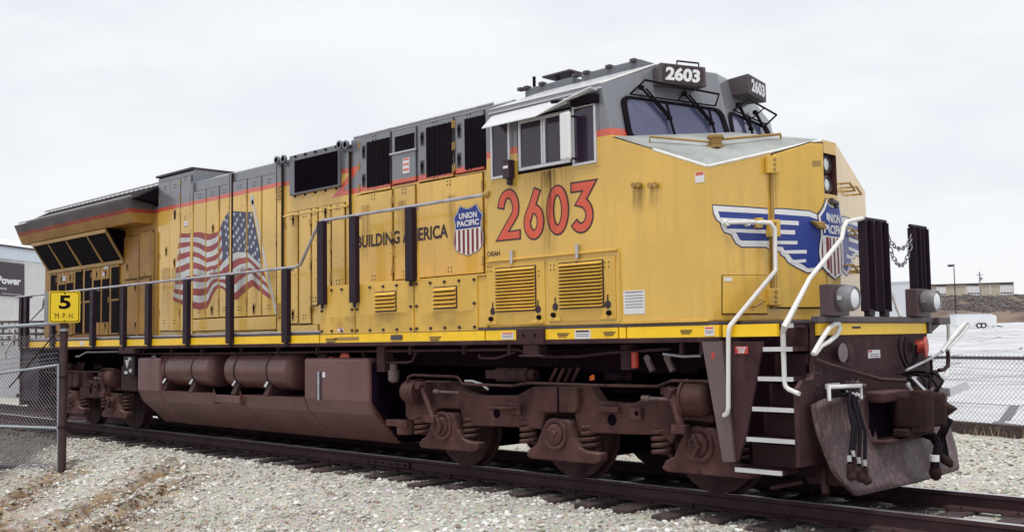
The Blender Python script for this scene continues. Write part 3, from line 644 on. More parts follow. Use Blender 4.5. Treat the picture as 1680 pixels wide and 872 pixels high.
for s, t in ((-1, 'n'), (1, 'f')):
    Y = 1.53*s
    vid(t+'rb', (XR, Y, ZB)); vid(t+'rt', (XR, Y, 4.20)); vid(t+'a1', (wx(Y, 4.20), Y, 4.20)); vid(t+'a0', (wx(Y, 3.62), Y, 3.62))
    n = N1 if s < 0 else N1f
    vid(t+'n1', n); vid(t+'nb', (n.x, Y, ZB)); vid(t+'ct', (XR+.25, YC*s, ZT)); vid(t+'ft', (wx(YC*s, ZT), YC*s, ZT))
    vid(t+'c', (NXC, NW*s, ZC)); vid(t+'cb', (NXC, NW*s, ZB)); vid(t+'hl', (NXC, NW*s, 2.985)); vid(t+'hh', (NXC, NW*s, 3.40))
vid('rt0', (wx(0, ZT), 0, ZT)); vid('rb0', (wx(0, 3.80), 0, 3.80))
def fc(*k): b.f.append(tuple(V[i] for i in k))
fc('nrb', 'nnb', 'nn1', 'na0', 'na1', 'nrt'); fc('frt', 'fa1', 'fa0', 'fn1', 'fnb', 'frb')
fc('nrt', 'na1', 'nft', 'nct'); fc('fct', 'fft', 'fa1', 'frt'); fc('nct', 'nft', 'rt0', 'fft', 'fct')
fc('na1', 'na0', 'rb0', 'rt0', 'nft'); fc('fft', 'rt0', 'rb0', 'fa0', 'fa1')
fc('nnb', 'ncb', 'nhl', 'nhh', 'nc', 'nn1'); fc('fn1', 'fc', 'fhh', 'fhl', 'fcb', 'fnb'); fc('ncb', 'fcb', 'fhl', 'nhl'); fc('nhh', 'fhh', 'fc', 'nc')
fc('nrb', 'nrt', 'nct', 'fct', 'frt', 'frb'); fc('nrb', 'frb', 'fnb', 'fcb', 'ncb', 'nnb')
cab = b.build('cab', M['livery'], LO, bev=.02)
b = MB(); e = .004
b.poly([(A0.x+.02, YS+.01, A0.z+e), (N1.x-.02, YS+.01, N1.z+.012), (NXC-.01, -NW, ZC+e), (wx(0, 3.8)+.01, 0, 3.8+e)])
b.poly([(wx(0, 3.8)+.01, 0, 3.8+e), (NXC-.01, -NW, ZC+e), (NXC-.01, NW, ZC+e)]); b.poly([(wx(0, 3.8)+.01, 0, 3.8+e), (NXC-.01, NW, ZC+e), (N1f.x-.02, -YS-.01, N1f.z+.012), (XWF+.02, -YS-.01, A0.z+e)])
b.build('nose_top', M['nose'], LO)
for s_, t_ in ((-1, 'near'), (1, 'far')):
    P4 = [Vector((XR+.01, 1.525*s_, 4.203)), Vector((wx(1.53*s_, 4.2)-.02, 1.525*s_, 4.203)), Vector((wx(YC*s_, ZT)-.03, YC*s_, ZT+.003)), Vector((XR+.26, YC*s_, ZT+.003))]
    b = MB(); b.prism(P4 if s_ < 0 else P4[::-1], (0, s_*.002, .006)); b.build('roof_slope', M['roofw'], LO)
def edge(a, c, r=.016, name='worn_edge'):
    b = MB(); b.tube([a, a.lerp(c, .5), c], r, 8); b.build(name, M['worn'], LO, smooth=60)
edge(A0.lerp(N1, .45)+Vector((0, .012, 0)), N1+Vector((-.006, .012, -.004))); edge(N1+Vector((-.006, .012, -.004)), Vector((NXC-.012, -NW, ZC-.006))); edge(A1+Vector((0, .0, .004)), Vector((wx(-YC, ZT), -YC, ZT)), .010)
# headlight recess
b = MB(); x1, x0 = NXC, NXC-.16
for f in ([(x1, -NW, 2.985), (x0, -NW, 2.985), (x0, -NW, 3.40), (x1, -NW, 3.40)], [(x1, NW, 3.40), (x0, NW, 3.40), (x0, NW, 2.985), (x1, NW, 2.985)], [(x0, -NW, 2.985), (x0, NW, 2.985), (x0, NW, 3.40), (x0, -NW, 3.40)],
          [(x1, -NW, 2.985), (x1, NW, 2.985), (x0, NW, 2.985), (x0, -NW, 2.985)], [(x1, NW, 3.40), (x1, -NW, 3.40), (x0, -NW, 3.40), (x0, NW, 3.40)]): b.poly(f)
b.build('headlight_box', mat('headlight_box_red', (.10, .03, .03), .6), LO)
for z in (3.30, 3.09):
    b = MB(); b.lathe((NXC-.11, 0, z), (1, 0, 0), [(0, .098), (.07, .098), (.085, .08), (.06, .078)], 22); h = b.build('headlight', M['dgrey'], LO, smooth=40)
    b = MB(); b.lathe((NXC-.075, 0, z), (1, 0, 0), [(0, .078), (.02, .075), (.035, .055), (.04, .01)], 22); b.build('lens', M['lens'], h, smooth=60)
# roof equipment
def rp(px, py, y): return aty(px, py, y)
def roofbox(px0, py0, px1, py1, y0, y1, h, name, m):
    a, c = aty(px0, py0, y0), aty(px1, py1, y0); b = MB(); z = ZT-.005; b.prism([(a.x, y0, z), (c.x, y0, z), (c.x, y1, z), (a.x, y1, z)], (0, 0, h)); return b.build(name, m, LO, bev=.012)
roofbox(861, 146, 940, 127, -.74, .74, .12, 'roof_hatch', M['grey']); roofbox(953, 126, 1050, 103, -.74, .74, .13, 'roof_hatch', M['grey'])
for px, py in ((855, 145), (865, 141), (890, 135), (945, 123.5), (963, 118), (1000, 107), (1040, 96)):
    p = aty(px, py, -.74); b = MB(); b.box(p.x-.035, p.x+.035, -.78, -.70, ZT+.10, ZT+.14); b.build('roof_clamp', M['dgrey'], LO, bev=.006)
b = MB(); p = aty(876.5, 140, -.5); b.cyl((p.x, -.5, ZT+.05), (p.x, -.5, ZT+.32), .02, 8); b.build('antenna', M['black'], LO)
b = MB(); p, q_ = aty(900, 128, -.5), aty(946, 126, -.5); b.box(p.x, q_.x, -.62, -.30, ZT+.235, ZT+.26); b.cyl((p.x+.12, -.46, ZT+.1), (p.x+.12, -.46, ZT+.24), .03, 8); b.cyl((q_.x-.1, -.46, ZT+.1), (q_.x-.1, -.46, ZT+.24), .03, 8); b.build('antenna_plate', M['dgrey'], LO, bev=.006)
for px, py in ((983, 107), (1019, 98)):
    p = aty(px, py, -.2); b = MB(); b.lathe((p.x, -.2, ZT+.12), (0, 0, 1), [(0, .11), (.06, .10), (.09, .06), (.10, .01)], 16); b.build('antenna_dome', M['whitep'], LO, smooth=50)
p = aty(1110, 70, .3)
# windscreens
def wpt(px, py, s):
    n = Vector((1, s*(.47/1.53), .21)).normalized(); p0 = Vector((wx(0, 3.62), 0, 3.62)); return atp(px, py, p0, n), n
def ring(corners, w, n, th):
    """rounded frame through 4 corners -> outer/inner loops"""
    c = sum(corners, Vector())/4; out = []
    for i in range(4):
        a, p, d = corners[i-1], corners[i], corners[(i+1) % 4]; e1, e2 = (a-p).normalized(), (d-p).normalized(); r = .11
        for k in range(6):
            t = k/5; out.append((p+e1*r)*(1-t)**2+p*2*t*(1-t)+(p+e2*r)*t**2)
    inn = [p+(c-p).normalized()*w*1.15 for p in out]; b = MB(); m = len(out)
    vs = out+inn+[p+n*th for p in out]+[p+n*th for p in inn]
    fs = []
    for i in range(m):
        j = (i+1) % m; fs += [(2*m+i, 2*m+j, 3*m+j, 3*m+i), (i, j, 2*m+j, 2*m+i), (m+j, m+i, 3*m+i, 3*m+j)]
    b.add(vs, fs); return b, inn
pn = [wpt(*p, -1)[0] for p in ((1016, 157), (1183, 180), (1199, 229), (1029, 230))]; nn = wpt(1100, 190, -1)[1]
pf = [Vector((0, 0, 0))]*4
def mirw(p):
    y = -p.y; return Vector((wx(y, p.z)+(p.x-wx(-y, p.z)), y, p.z))
nfar = Vector((1, (1.55+XWF)*-1/1.53, .21)).normalized()
for s, pts, n_ in ((-1, pn, nn), (1, [mirw(p) for p in (pn[1], pn[0], pn[3], pn[2])], nfar)):
    rb, inn = ring(pts, .055, n_, .025); wf = rb.build('windscreen', M['black'], LO, smooth=50)
    b = MB(); b.poly([p+n_*.008 for p in inn]); b.build('pane', M['wind'], wf)
    # visor bar frame and wipers
    tl, tr, br, bl = pts; up = (tl-bl).normalized(); rt = (tr-tl).normalized()
    v0, v1 = tl+rt*.12+up*.02+n_*.03, tr-rt*.10+up*.02+n_*.03
    o0, o1 = v0+rt*.10+up*.10+n_*.16, v1-rt*.06+up*.06+n_*.16
    b = MB(); b.tube([v0, o0, o1, v1], .011, 6); b.tube([v0, v1], .009, 6); b.tube([v0+(v1-v0)*.55, o0+(o1-o0)*.55], .008, 6); b.build('visor_frame', M['black'], LO)
    for t in (.30, .72):
        base = tl+(tr-tl)*t-rt*.14+up*.10+n_*.05; piv = tl+(tr-tl)*t+(bl-tl)*.42+rt*.16+n_*.05
        b = MB(); b.tube([base, piv], .013, 6); b.tube([base+rt*.06, piv+rt*.03], .011, 6); b.tube([piv+up*.16, piv-up*.02+rt*.01, piv-up*.20+rt*.03], .014, 6)
        b.box(piv.x-.022, piv.x+.022, piv.y-.022, piv.y+.022, piv.z-.018, piv.z+.018); b.box(base.x-.02, base.x+.02, base.y-.025, base.y+.025, base.z-.02, base.z+.025); b.build('wiper', M['black'], LO)
# number boards above the screens
def nboard(tl, tr, br, bl, n, txt_cw):
    cs = [tl, tr, br, bl]; b = MB(); c = (tl+br)/2; back = [p-n*.30+(c-p)*.12 for p in cs]
    b.add(cs+back, [(0, 3, 2, 1), (0, 1, 5, 4), (1, 2, 6, 5), (2, 3, 7, 6), (3, 0, 4, 7), (4, 5, 6, 7)]); bd = b.build('number_board', M['dgrey'], LO, bev=.012)
    ins = [p+(c-p)*.13+n*.004 for p in cs]; rt = (tr-tl).normalized(); up = (tl-bl).normalized(); 
    out = []
    for i in range(4):
        a, p, d = ins[i-1], ins[i], ins[(i+1) % 4]; e1, e2 = (a-p).normalized(), (d-p).normalized()
        for k in range(5): t = k/4; out.append((p+e1*.05)*(1-t)**2+p*2*t*(1-t)+(p+e2*.05)*t**2)
    b = MB(); b.poly(out); b.build('board_face', M['ink'], bd)
    f = lambda u, v: tl+(tr-tl)*u+(bl-tl)*v+n*.007
    fit_text('2603', f(.125, .17), f(.875, .17), f(.125, .83), M['whitep'], bd, .045, 'lettering')
nv = Vector((.93, -.36, .04)).normalized()
cn = atp(1121, 124, Vector((wx(-.62, 4.45)+.22, -.62, 4.45)), nv)
bp = [atp(px, py, cn, nv) for px, py in ((1083, 102), (1158, 110), (1159.5, 143), (1081, 136))]
nboard(*bp, nv, 1)
nvf = Vector((.975, .20, .04)).normalized(); cq = Vector((wx(.62, 4.4)+.24, .62, 4.40)); wv_ = (bp[1]-bp[0]).length/2; hv_ = (bp[0]-bp[3]).length/2; rf = Vector((-nvf.y, nvf.x, 0)).normalized()
bq = [cq-rf*wv_+up_*hv_ for up_ in (Vector((0, 0, 1)),)]+[cq+rf*wv_+Vector((0, 0, hv_)), cq+rf*wv_-Vector((0, 0, hv_)), cq-rf*wv_-Vector((0, 0, hv_))]
nboard(*bq, nvf, 1)
b = MB(); t0, t1 = bp[0]+(bp[1]-bp[0])*.42, bp[0]+(bp[1]-bp[0])*.9; z = Vector((0, 0, .05)); b.tube([t0-nv*.05, t0-nv*.05+z, t1-nv*.05+z, t1-nv*.05], .009, 6); b.build('board_grab', M['black'], LO)
# cab side windows
def swin(name, c4, frame, split=None, deep=.03):
    P = [aty(px, py, YS) for px, py in c4]; x0 = (P[0].x+P[3].x)/2; x1 = (P[1].x+P[2].x)/2; z1 = (P[0].z+P[1].z)/2; z0 = (P[2].z+P[3].z)/2; w = frame
    b = MB()
    b.box(x0, x1, YS-deep, YS+.002, z1-w, z1); b.box(x0, x1, YS-deep, YS+.002, z0, z0+w); b.box(x0, x0+w, YS-deep+.001, YS+.002, z0+w, z1-w); b.box(x1-w, x1, YS-deep+.001, YS+.002, z0+w, z1-w)
    if split: xs = aty(split, 230, YS).x; b.box(xs-w, xs-.006, YS-deep+.001, YS+.002, z0+w, z1-w); b.box(xs+.006, xs+w, YS-deep-.006, YS+.002, z0+w, z1-w)
    f = b.build(name, M['alu'], LO, bev=.004, seg=1); b = MB(); b.box(x0+.004, x1-.004, YS-.012, YS-.004, z0+.004, z1-.004); b.build('pane', M['glass'], f)
    b = MB(); b.box(x0-.03, x1+.03, YS-.006, YS+.002, z0-.03, z1+.03); b.build('window_surround', M['black' if split else 'livery'], f)
    return f
swin('cab_window', ((806.5, 203), (837.5, 197.5), (839, 290), (808, 295)), .028)
swin('cab_window', ((852.5, 199), (938, 180), (938, 267), (853, 281)), .035, split=893.5)
swin('cab_window', ((941, 176), (979, 167), (980.5, 268), (941, 273)), .028)
# mirror
x0, x1, z0, z1 = rc(915, 186, 936, 261, YS-.16); b = MB(); b.box(x0+.02, x1, YS-.17, YS-.12, z0, z1); mi = b.build('mirror', M['whitep'], LO, bev=.03, seg=3)
for zz in (z1-.03, z0+.03):
    b = MB(); b.tube([(x0+.1, YS-.12, zz), (x0+.1, YS, zz)], .012, 6); b.build('mirror_arm', M['black'], mi)
# awning: folded sheet over the windows, its forward end turned up
a, c = aty(808, 187, YS), aty(981, 146, YS); zA = 4.13
o = [aty(818, 196, YS-.20), aty(905, 176, YS-.20), aty(952, 156, YS-.20)]
xa, xb = a.x, c.x
b = MB(); pts = [(xa, YS-.004, zA), (xa+.03, YS-.20, zA-.17), (xa+(xb-xa)*.55, YS-.20, zA-.17), (xa+(xb-xa)*.82, YS-.19, zA-.06), (xb, YS-.12, zA+.03), (xb, YS-.004, zA+.01)]
top = [Vector(p) for p in pts]; b.add(top+[p-Vector((0, .004, .014)) for p in top], [(0, 1, 2, 5)[::-1], (2, 3, 5)[::-1], (3, 4, 5)[::-1], (6, 7, 8, 11), (8, 9, 11), (9, 10, 11), (0, 6, 7, 1)[::-1], (1, 7, 8, 2)[::-1], (2, 8, 9, 3)[::-1], (3, 9, 10, 4)[::-1], (4, 10, 11, 5)[::-1]])
b.build('awning', mat('awning_sheet', (.60, .61, .64), .5, var=.1), LO)
b = MB(); b.box(xb-.30, xb+.02, YS-.10, YS, zA-.13, zA-.04); b.tube([(xb-.02, YS-.06, zA-.08), (xb-.5, YS-.18, zA-.06)], .02, 6); b.build('awning_bracket', M['black'], LO, bev=.006)
b = MB(); b.box(xa-.05, xb+.05, YS-.02, YS+.002, zA+.015, zA+.035); b.build('awning_hinge', M['steel'], LO)
# marker lamp on cab side, brackets, clips
x0, x1, z0, z1 = rc(829, 264, 842, 302, YS-.05); b = MB(); b.box(x0, x1-.02, YS-.10, YS, z0+.07, z1); b.box(x0+.03, x1-.05, YS-.07, YS, z0, z0+.08); ml = b.build('marker_lamp', M['ink'], LO, bev=.008)
b = MB(); b.box(x0+.015, x1-.03, YS-.103, YS-.09, z0+.18, z0+.21); b.build('lamp_band', M['whitep'], ml)
for px in (1047, 1074):
    p = aty(px, 304, YS); 
    for dx in (-.03, .03):
        b = MB(); b.cyl((p.x+dx, YS, p.z), (p.x+dx, YS-.05, p.z), .028, 10); b.build('hose_stub', M['yeld'], LO)
stick(1140.5, 283, 1156, 298, YS-.001, lines=[(.03, 'digit', .28)]); stick(1023, 477, 1058.5, 514, YS-.001, lines=[(.05, 'wire', .04), (.2, 'wire', .03), (.32, 'wire', .03), (.45, 'wire', .03), (.58, 'wire', .03), (.7, 'wire', .03)])
b = MB(); x0, x1 = aty(799, 430, YS).x, aty(1014, 411, YS).x; z = aty(900, 421.5, YS).z; b.box(x0, x1, YS-.03, YS, z, z+.025); b.build('drip_rail', M['yel'], LO, bev=.006)
b = MB(); x1 = aty(1018, 480, YS).x; b.box(x1-.012, x1+.012, YS-.012, YS, 1.74, z); b.box(x1+.01, -.90, YS-.018, YS, 1.705, 1.735); b.build('seam_rib', M['yel'], LO, bev=.004)
for a, lv in (((799, 434, 896, 531), (814.5, 441, 879, 508)), ((900, 428, 1012, 524.5), (918.5, 432.5, 990, 502.5))):
    d = panel('louvre_door', M['yel'], *a, YS, th=.014, bev=.006); louvre(d, *lv, YS-.014, 13)
    x0, x1, z0, z1 = rc(*a, YS)
    for x in (x0+.10, x1-.10):
        zz = z0+.16; b = MB(); b.lathe((x, YS-.013, zz), (0, -1, 0), [(0, .042), (.004, .042), (.004, .03)], 14); b.box(x-.009, x+.009, YS-.018, YS-.012, zz, zz+.10); b.build('key_hole', M['ink'], d)
        b = MB(); s = 1 if x > (x0+x1)/2 else -1; b.box(x-.10, x+.08, YS-.032, YS-.012, z0+.005, z0+.045); b.build('hinge', M['yel'], d, bev=.008)
        b = MB(); b.cyl((x+s*.02, YS-.014, z0+.075), (x+s*.02, YS-.045, z0+.075), .026, 10); b.build('bump_stop', M['black'], d)
for px, py in ((842.5, 420.5), (950, 411.5)):
    p = aty(px, py, YS); b = MB(); b.box(p.x-.018, p.x+.018, YS-.045, YS, p.z-.07, p.z+.07); b.cyl((p.x, YS-.04, p.z-.085), (p.x, YS-.04, p.z+.06), .016, 8); b.build('door_catch', M['steel'], LO, bev=.004)
b = MB()
for px0, px1, py in ((802, 832, 438), (880, 895, 445), (905, 916, 435), (994, 1008, 430)):
    p = aty(px0, py, YS)
    for i in range(2):
        for j in range(2): b.cyl((p.x+.05*i, YS-.012, p.z-.05*j), (p.x+.05*i, YS-.020, p.z-.05*j), .008, 5)
b.build('rivets', M['ink'], LO, kind='stuff')
# soot streak below the window
b = MB(); 
# jacking pad
x0, x1, z0, z1 = rc(848, 538, 893, 563, YS-.03); b = MB(); b.box(x0, x1, YS-.05, YS+.05, 1.51, 1.685); jp = b.build('jacking_pad', M['brown'], LO, bev=.01)
b = MB(); xm = (x0+x1)/2; b.box(xm-.12, xm+.12, YS-.03, YS+.1, 1.40, 1.51); b.box(xm-.18, xm+.18, YS-.04, YS+.12, 1.375, 1.40); b.build('pad_foot', M['brown'], jp, bev=.008)
for dx in (-.09, .09):
    b = MB(); b.cyl((xm+dx, YS-.049, 1.61), (xm+dx, YS-.053, 1.61), .016, 10); b.build('pad_hole', M['dark'], jp)
b = MB(); x0, x1, z0, z1 = rc(198, 567, 222, 580, YS); b.box(x0, x1, YS-.04, YS+.1, z0, 1.52); b.build('jacking_pad', M['brown'], LO, bev=.01)
# --- nose face: door, hatch, emblem
pnear = Vector((NXC, -NW, 0)); nnear = Vector((-(N1.y+NW), (N1.x-NXC), 0)); nnear = Vector((1.395, N1.x-NXC, 0)).normalized()
if nnear.y > 0: nnear.y = -abs(nnear.y)
nnear = Vector((abs(nnear.x), -abs(nnear.y), 0))
def npt(px, py): return atp(px, py, pnear, nnear)          # photo point on the near nose face
def nslab(name, pts, th, m, parent=LO, bev=.008, lift=0, **kw):
    b = MB(); b.prism([p+nnear*(lift-.004) for p in pts], nnear*(th+.004)); return b.build(name, M[m], parent, bev=bev, **kw)
nslab('door_gap', [npt(1264.5, 506), npt(1264.5, 252), npt(1328.5, 232.3), npt(1350, 234), npt(1354, 506)], .006, 'gap', bev=0)
nslab('door_gap', [npt(1183.8, 516), npt(1183.8, 450.8), npt(1257, 450.8), npt(1258.6, 516)], .004, 'gap', bev=0)
nd = nslab('nose_door', [npt(1266, 504), npt(1266, 254), npt(1328.5, 234.5), npt(1348, 236), npt(1354, 504)], .022, 'yel')
nslab('nose_hatch', [npt(1185, 514.5), npt(1185, 452), npt(1256, 452), npt(1257.5, 514.5)], .016, 'yel')
q_ = npt(1184.5, 455); 
b = MB(); b.prism([npt(1186, 455)+nnear*.017, npt(1199, 455)+nnear*.017, npt(1199, 461)+nnear*.017, npt(1186, 461)+nnear*.017], nnear*.002); b.build('notice', M['sticker'], LO)
b = MB(); b.prism([npt(1330, 264)+nnear*.023, npt(1344, 264)+nnear*.023, npt(1344, 273)+nnear*.023, npt(1330, 273)+nnear*.023], nnear*.002); b.build('notice', M['yeld'], LO)
b = MB(); b.tube([npt(1231, 503)+nnear*.02, npt(1231, 503)+nnear*.06, npt(1247, 493)+nnear*.06, npt(1247, 493)+nnear*.02], .011, 6); b.build('hatch_handle', M['yeld'], LO)
b = MB(); b.tube([npt(1264, 262)+nnear*.02, npt(1266.5, 506)+nnear*.02], .018, 8); b.tube([npt(1270, 262)+nnear*.015, npt(1272, 506)+nnear*.015], .010, 6); b.build('hinge_rod', M['yeld'], LO)
for py in (271, 375, 487):
    px = 1264.5+(py-262)*.01; hs = nslab('hinge', [npt(px-11, py+14), npt(px-11, py-14), npt(px+8, py-14), npt(px+8, py+14)], .045, 'yel', lift=.018)
    b = MB()
    for k in (-8, 0, 8): b.lathe(npt(px-1, py+k)+nnear*.064, nnear, [(0, .016), (.012, .012)], 6)
    b.build('hinge_bolts', M['yeld'], hs, kind='stuff')
b = MB(); b.prism([npt(1324, 363)+nnear*.026, npt(1345, 365)+nnear*.026, npt(1348, 377)+nnear*.026, npt(1337, 375)+nnear*.026], nnear*.05); b.build('door_handle', M['yeld'], LO, bev=.01)
# emblem: near wing outline measured on the face, mirrored for the far wing
WO = [(1169, 337), (1200, 339), (1225, 340.5), (1262, 343.5), (1280, 343.5), (1325, 347), (1338, 352.5), (1350, 341), (1356, 341), (1356, 436), (1351, 436), (1345, 440), (1338, 444), (1322, 447), (1308, 440), (1303, 437.5), (1290, 429.5), (1285, 421.5), (1279, 417.5), (1277, 412), (1265, 411), (1257, 404.5), (1216, 404), (1208, 399), (1203, 391), (1200, 384), (1188, 380), (1184, 372), (1182.5, 365), (1176, 360), (1171, 350)]
WBl = [(1177.5, 346.5), (1262, 351), (1325, 355.5), (1340, 361), (1351, 350), (1356, 350), (1356, 430), (1349, 430), (1342, 436), (1332, 439), (1322, 440), (1312, 433), (1303, 430), (1296, 424), (1291, 417), (1284, 411), (1281, 405), (1268, 404), (1260, 398.5), (1220, 398), (1213, 392), (1208, 382.5), (1204, 377.5), (1193, 375), (1190, 370), (1188, 362), (1181, 356)]
BARS = [[(1181, 357), (1307, 363), (1307, 370), (1186, 362.5)], [(1191, 375), (1301, 378), (1301, 385), (1196, 380.5)], [(1206, 394.5), (1305, 395.5), (1305, 401), (1214, 400)], [(1279, 411), (1320, 410), (1320, 416), (1283, 416)], [(1293, 427), (1319, 425), (1319, 430), (1300, 432)]]
def yz(px, py): p = npt(px, py); return (p.y, p.z)
def onface(y, z, lift):
    if abs(y) <= NW: n = Vector((1, 0, 0))
    elif y < 0: n = nnear
    else: n = Vector((1.395, NXC-N1f.x, 0)).normalized()
    return Vector((nx(y), y, z))+n*lift
NE = empty('nose_emblem', (NXC, 0, 2.6), LO)
ydoor = yz(1265, 390)[0]
def emb(poly, lift, m, nm):
    """poly in (y,z) on the near side; printed on hinge panel, on the proud door, and mirrored on the far face"""
    for lo, hi, ex in ((-2, ydoor-.03, 0), (ydoor+.03, -NW+.0, .0225)):
        p = clip(clip(poly, 0, lo, False), 0, hi, True)
        if len(p) > 2: b = MB(); b.poly([onface(y, z, lift+ex) for y, z in p][::1]); b.build(nm, M[m], NE)
    p = clip(poly, 0, -NW-.001, True)
    if len(p) > 2: b = MB(); b.poly([onface(-y, z, lift) for y, z in p][::-1]); b.build(nm, M[m], NE)
W1 = [yz(*p) for p in WO]; c_ = (sum(p[0] for p in W1)/len(W1), sum(p[1] for p in W1)/len(W1))
def grow(P, w):
    out = []
    for i in range(len(P)):
        a, p, d = Vector(P[i-1]), Vector(P[i]), Vector(P[(i+1) % len(P)]); n = Vector(((d-a).y, -(d-a).x)).normalized(); out.append(tuple(p+n*w))
    return out
area = sum(W1[i-1][0]*W1[i][1]-W1[i][0]*W1[i-1][1] for i in range(len(W1)))
g_ = grow(W1, .012 if area > 0 else -.012)
emb(g_, .002, 'navy', 'wing_outline'); emb(W1, .0035, 'whitep', 'wing_border'); emb([yz(*p) for p in WBl], .005, 'blue', 'wing_field')
for q4 in BARS: emb([yz(*p) for p in q4], .0065, 'whitep', 'feather_bar')
sz1, sz0 = atx(1365, 330, NXC).z+.0, atx(1365, 456, NXC).z
SE = empty('shield_emblem', (NXC, 0, 2.5), LO)
def shf(u, v, l):
    y = u*.245; p = onface(y, sz1+(sz0-sz1)*v, .008+l)
    if y < -NW: p = onface(y, sz1+(sz0-sz1)*v, .031+l)
    return p
def shield2():
    def put(poly, lift, m, nm):
        k = NW/.245
        for lo, hi in ((-9, -k), (-k, k), (k, 9)):
            p = clip(clip(poly, 0, lo+.001, False), 0, hi-.001, True)
            if len(p) > 2:
                b = MB(); b.poly([shf(x, y, lift) for x, y in p]); b.build(nm, M[m], SE)
    put([(x*1.09, .5+(y-.5)*1.05) for x, y in SHF], .0, 'navy', 'emblem_outline'); put([(x*1.04, .5+(y-.5)*1.02) for x, y in SHF], .0015, 'whitep', 'emblem_border')
    put(clip([(x*.93, .5+(y-.5)*.96) for x, y in SHF], 1, .46, True), .003, 'blue', 'emblem_field')
    low = clip([(x*.93, .5+(y-.5)*.96) for x, y in SHF], 1, .48, False)
    for i in range(7):
        a = -1.02+i*.3138; p = clip(clip(low, 0, a+.02, False), 0, a+.16, True)
        if len(p) > 2: put(p, .003, 'maroon', 'emblem_stripe')
    for s, v0, v1, w in (('UNION', .17, .285, .62), ('PACIFIC', .315, .43, .78)):
        v, f = text_mesh(s, .035); b = MB(); b.add([shf(-w+2*w*x, v1+(v0-v1)*y, .0045) for x, y in v], f); b.build('emblem_lettering', M['whitep'], SE)
shield2()
# bell/horn lamp above shield, grabs on far face, nose-top rails and vent
b = MB(); b.prism([(NXC+.012, -.07, 2.94), (NXC+.012, .07, 2.90), (NXC+.012, .07, 2.885), (NXC+.012, -.07, 2.89)], (.04, 0, 0)); b.lathe((NXC+.01, .05, 2.87), (1, 0, 0), [(0, .022), (.03, .022), (.035, .012)], 12); b.build('marker_lamp', M['dgrey'], LO, smooth=40)
for z in (3.13, 2.66, 2.28, 2.02):
    for y0 in (.30, .62):
        b = MB(); n = Vector((.97, .25, 0)); p0, p1 = onface(y0, z, 0), onface(y0+.24, z-.05, 0); b.tube([p0, p0+n*.09, p1+n*.09, p1], .011, 6); b.build('grab_iron', M['yeld'], LO)
def ntp(px, py):   # photo point on the near nose-top plane
    n = (N1-A0).cross(Vector((NXC, -NW, ZC))-A0).normalized(); return atp(px, py, A0, n)
up = Vector((0, 0, 1))
def nrail(a, c, e0, e1):
    b = MB(); pa, pc = ntp(*a), ntp(*c); b.tube([pa, pa+up*.07, pc+up*.05, pc], .012, 6); b.build('nose_rail', M['yeld'], LO)
nrail((1066, 235), (1164, 241), 0, 0); nrail((1183, 240), (1281, 228), 0, 0)
p = ntp(1174, 240); b = MB(); b.lathe(p-up*.02, up, [(0, .05), (.02, .06), (.10, .065), (.10, .085), (.125, .085)], 14); b.box(p.x-.07, p.x+.07, p.y-.07, p.y+.07, p.z-.02, p.z+.005); b.build('sand_filler', M['yeld'], LO, smooth=40)

# wear: soot and rust runs
SM = stain_mat('soot_run', (.05, .03, .02), .85); SR = stain_mat('rust_run', (.16, .075, .03), .55); SG_ = stain_mat('grime', (.10, .06, .03), .30, 4, 6, .3)
def stain(px0, py0, px1, py1, Y, m, name='stain'):
    x0, x1, z0, z1 = rc(px0, py0, px1, py1, Y); b = MB(); b.add([(x0, Y, z0), (x1, Y, z0), (x1, Y, z1), (x0, Y, z1)], [(0, 1, 2, 3)]); b.build(name, m, LO)
stain(886, 282, 913, 424, YS-.0065, SM); stain(1036, 308, 1060, 352, YS-.002, SR); stain(1066, 308, 1086, 340, YS-.002, SR); stain(832, 302, 850, 340, YS-.002, SR); stain(856, 281, 945, 310, YS-.0022, SR)
for px in (485, 600, 660, 740): stain(px-9, 352-(px-480)*.12, px+9, 440-(px-480)*.1, YH+DY-.0025, SR)
for px in (272, 288, 330, 350, 395, 420, 445): stain(px-8, 440, px+8, 520, YH+DY-.0042, SR)
for a in ((540, 520, 583, 548), (590, 515, 675, 546), (690, 512, 780, 543)): stain(*a, YS-.0075, SG_)
# ================================================================== FRONT END
PX = 0.0
b = MB(); pts = [(-1.52, .42), (-1.52, 1.10), (-1.42, 1.17), (-1.30, 1.17), (-1.22, 1.33), (-1.20, 1.70), (1.20, 1.70), (1.22, 1.33), (1.30, 1.17), (1.42, 1.17), (1.52, 1.10), (1.52, .42)]
b.prism([(-.06, y, z) for y, z in pts], (.05, 0, 0)); b.build('pilot_plate', M['brown'], LO, bev=.012)
b = MB(); b.box(-.01, .015, -1.18, 1.13, 1.563, 1.672); fs_ = b.build('stripe_panel', M['stripe'], LO)
b = MB(); b.box(-.03, .05, -1.22, 1.25, 1.676, 1.735); b.box(-.02, .045, 1.14, 1.22, 1.56, 1.68); b.build('anticlimber', M['dgrey'], LO, bev=.012)
q0, q1 = atx(1398, 537, .016), atx(1412, 535, .016); b = MB(); b.box(.0145, .0165, q0.y, q1.y, q0.z-.01, q0.z+.012); b.build('small_print', M['ink'], LO)
stickp = [atx(1424, 574, -.008), atx(1444, 586.5, -.008)]
b = MB(); b.box(-.0095, -.006, stickp[0].y, stickp[1].y, stickp[1].z, stickp[0].z); nt_ = b.build('notice', M['sticker'], LO)
b = MB(); b.box(-.0095, -.0045, stickp[0].y+.005, stickp[0].y+.08, stickp[0].z-.022, stickp[0].z-.004); b.build('notice_print', M['redp'], nt_)
b = MB()
for i in range(3): b.box(-.0095, -.0045, stickp[0].y+.03, stickp[1].y-.03, stickp[0].z-.045-.018*i, stickp[0].z-.037-.018*i)
b.build('notice_print', M['wire'], nt_)
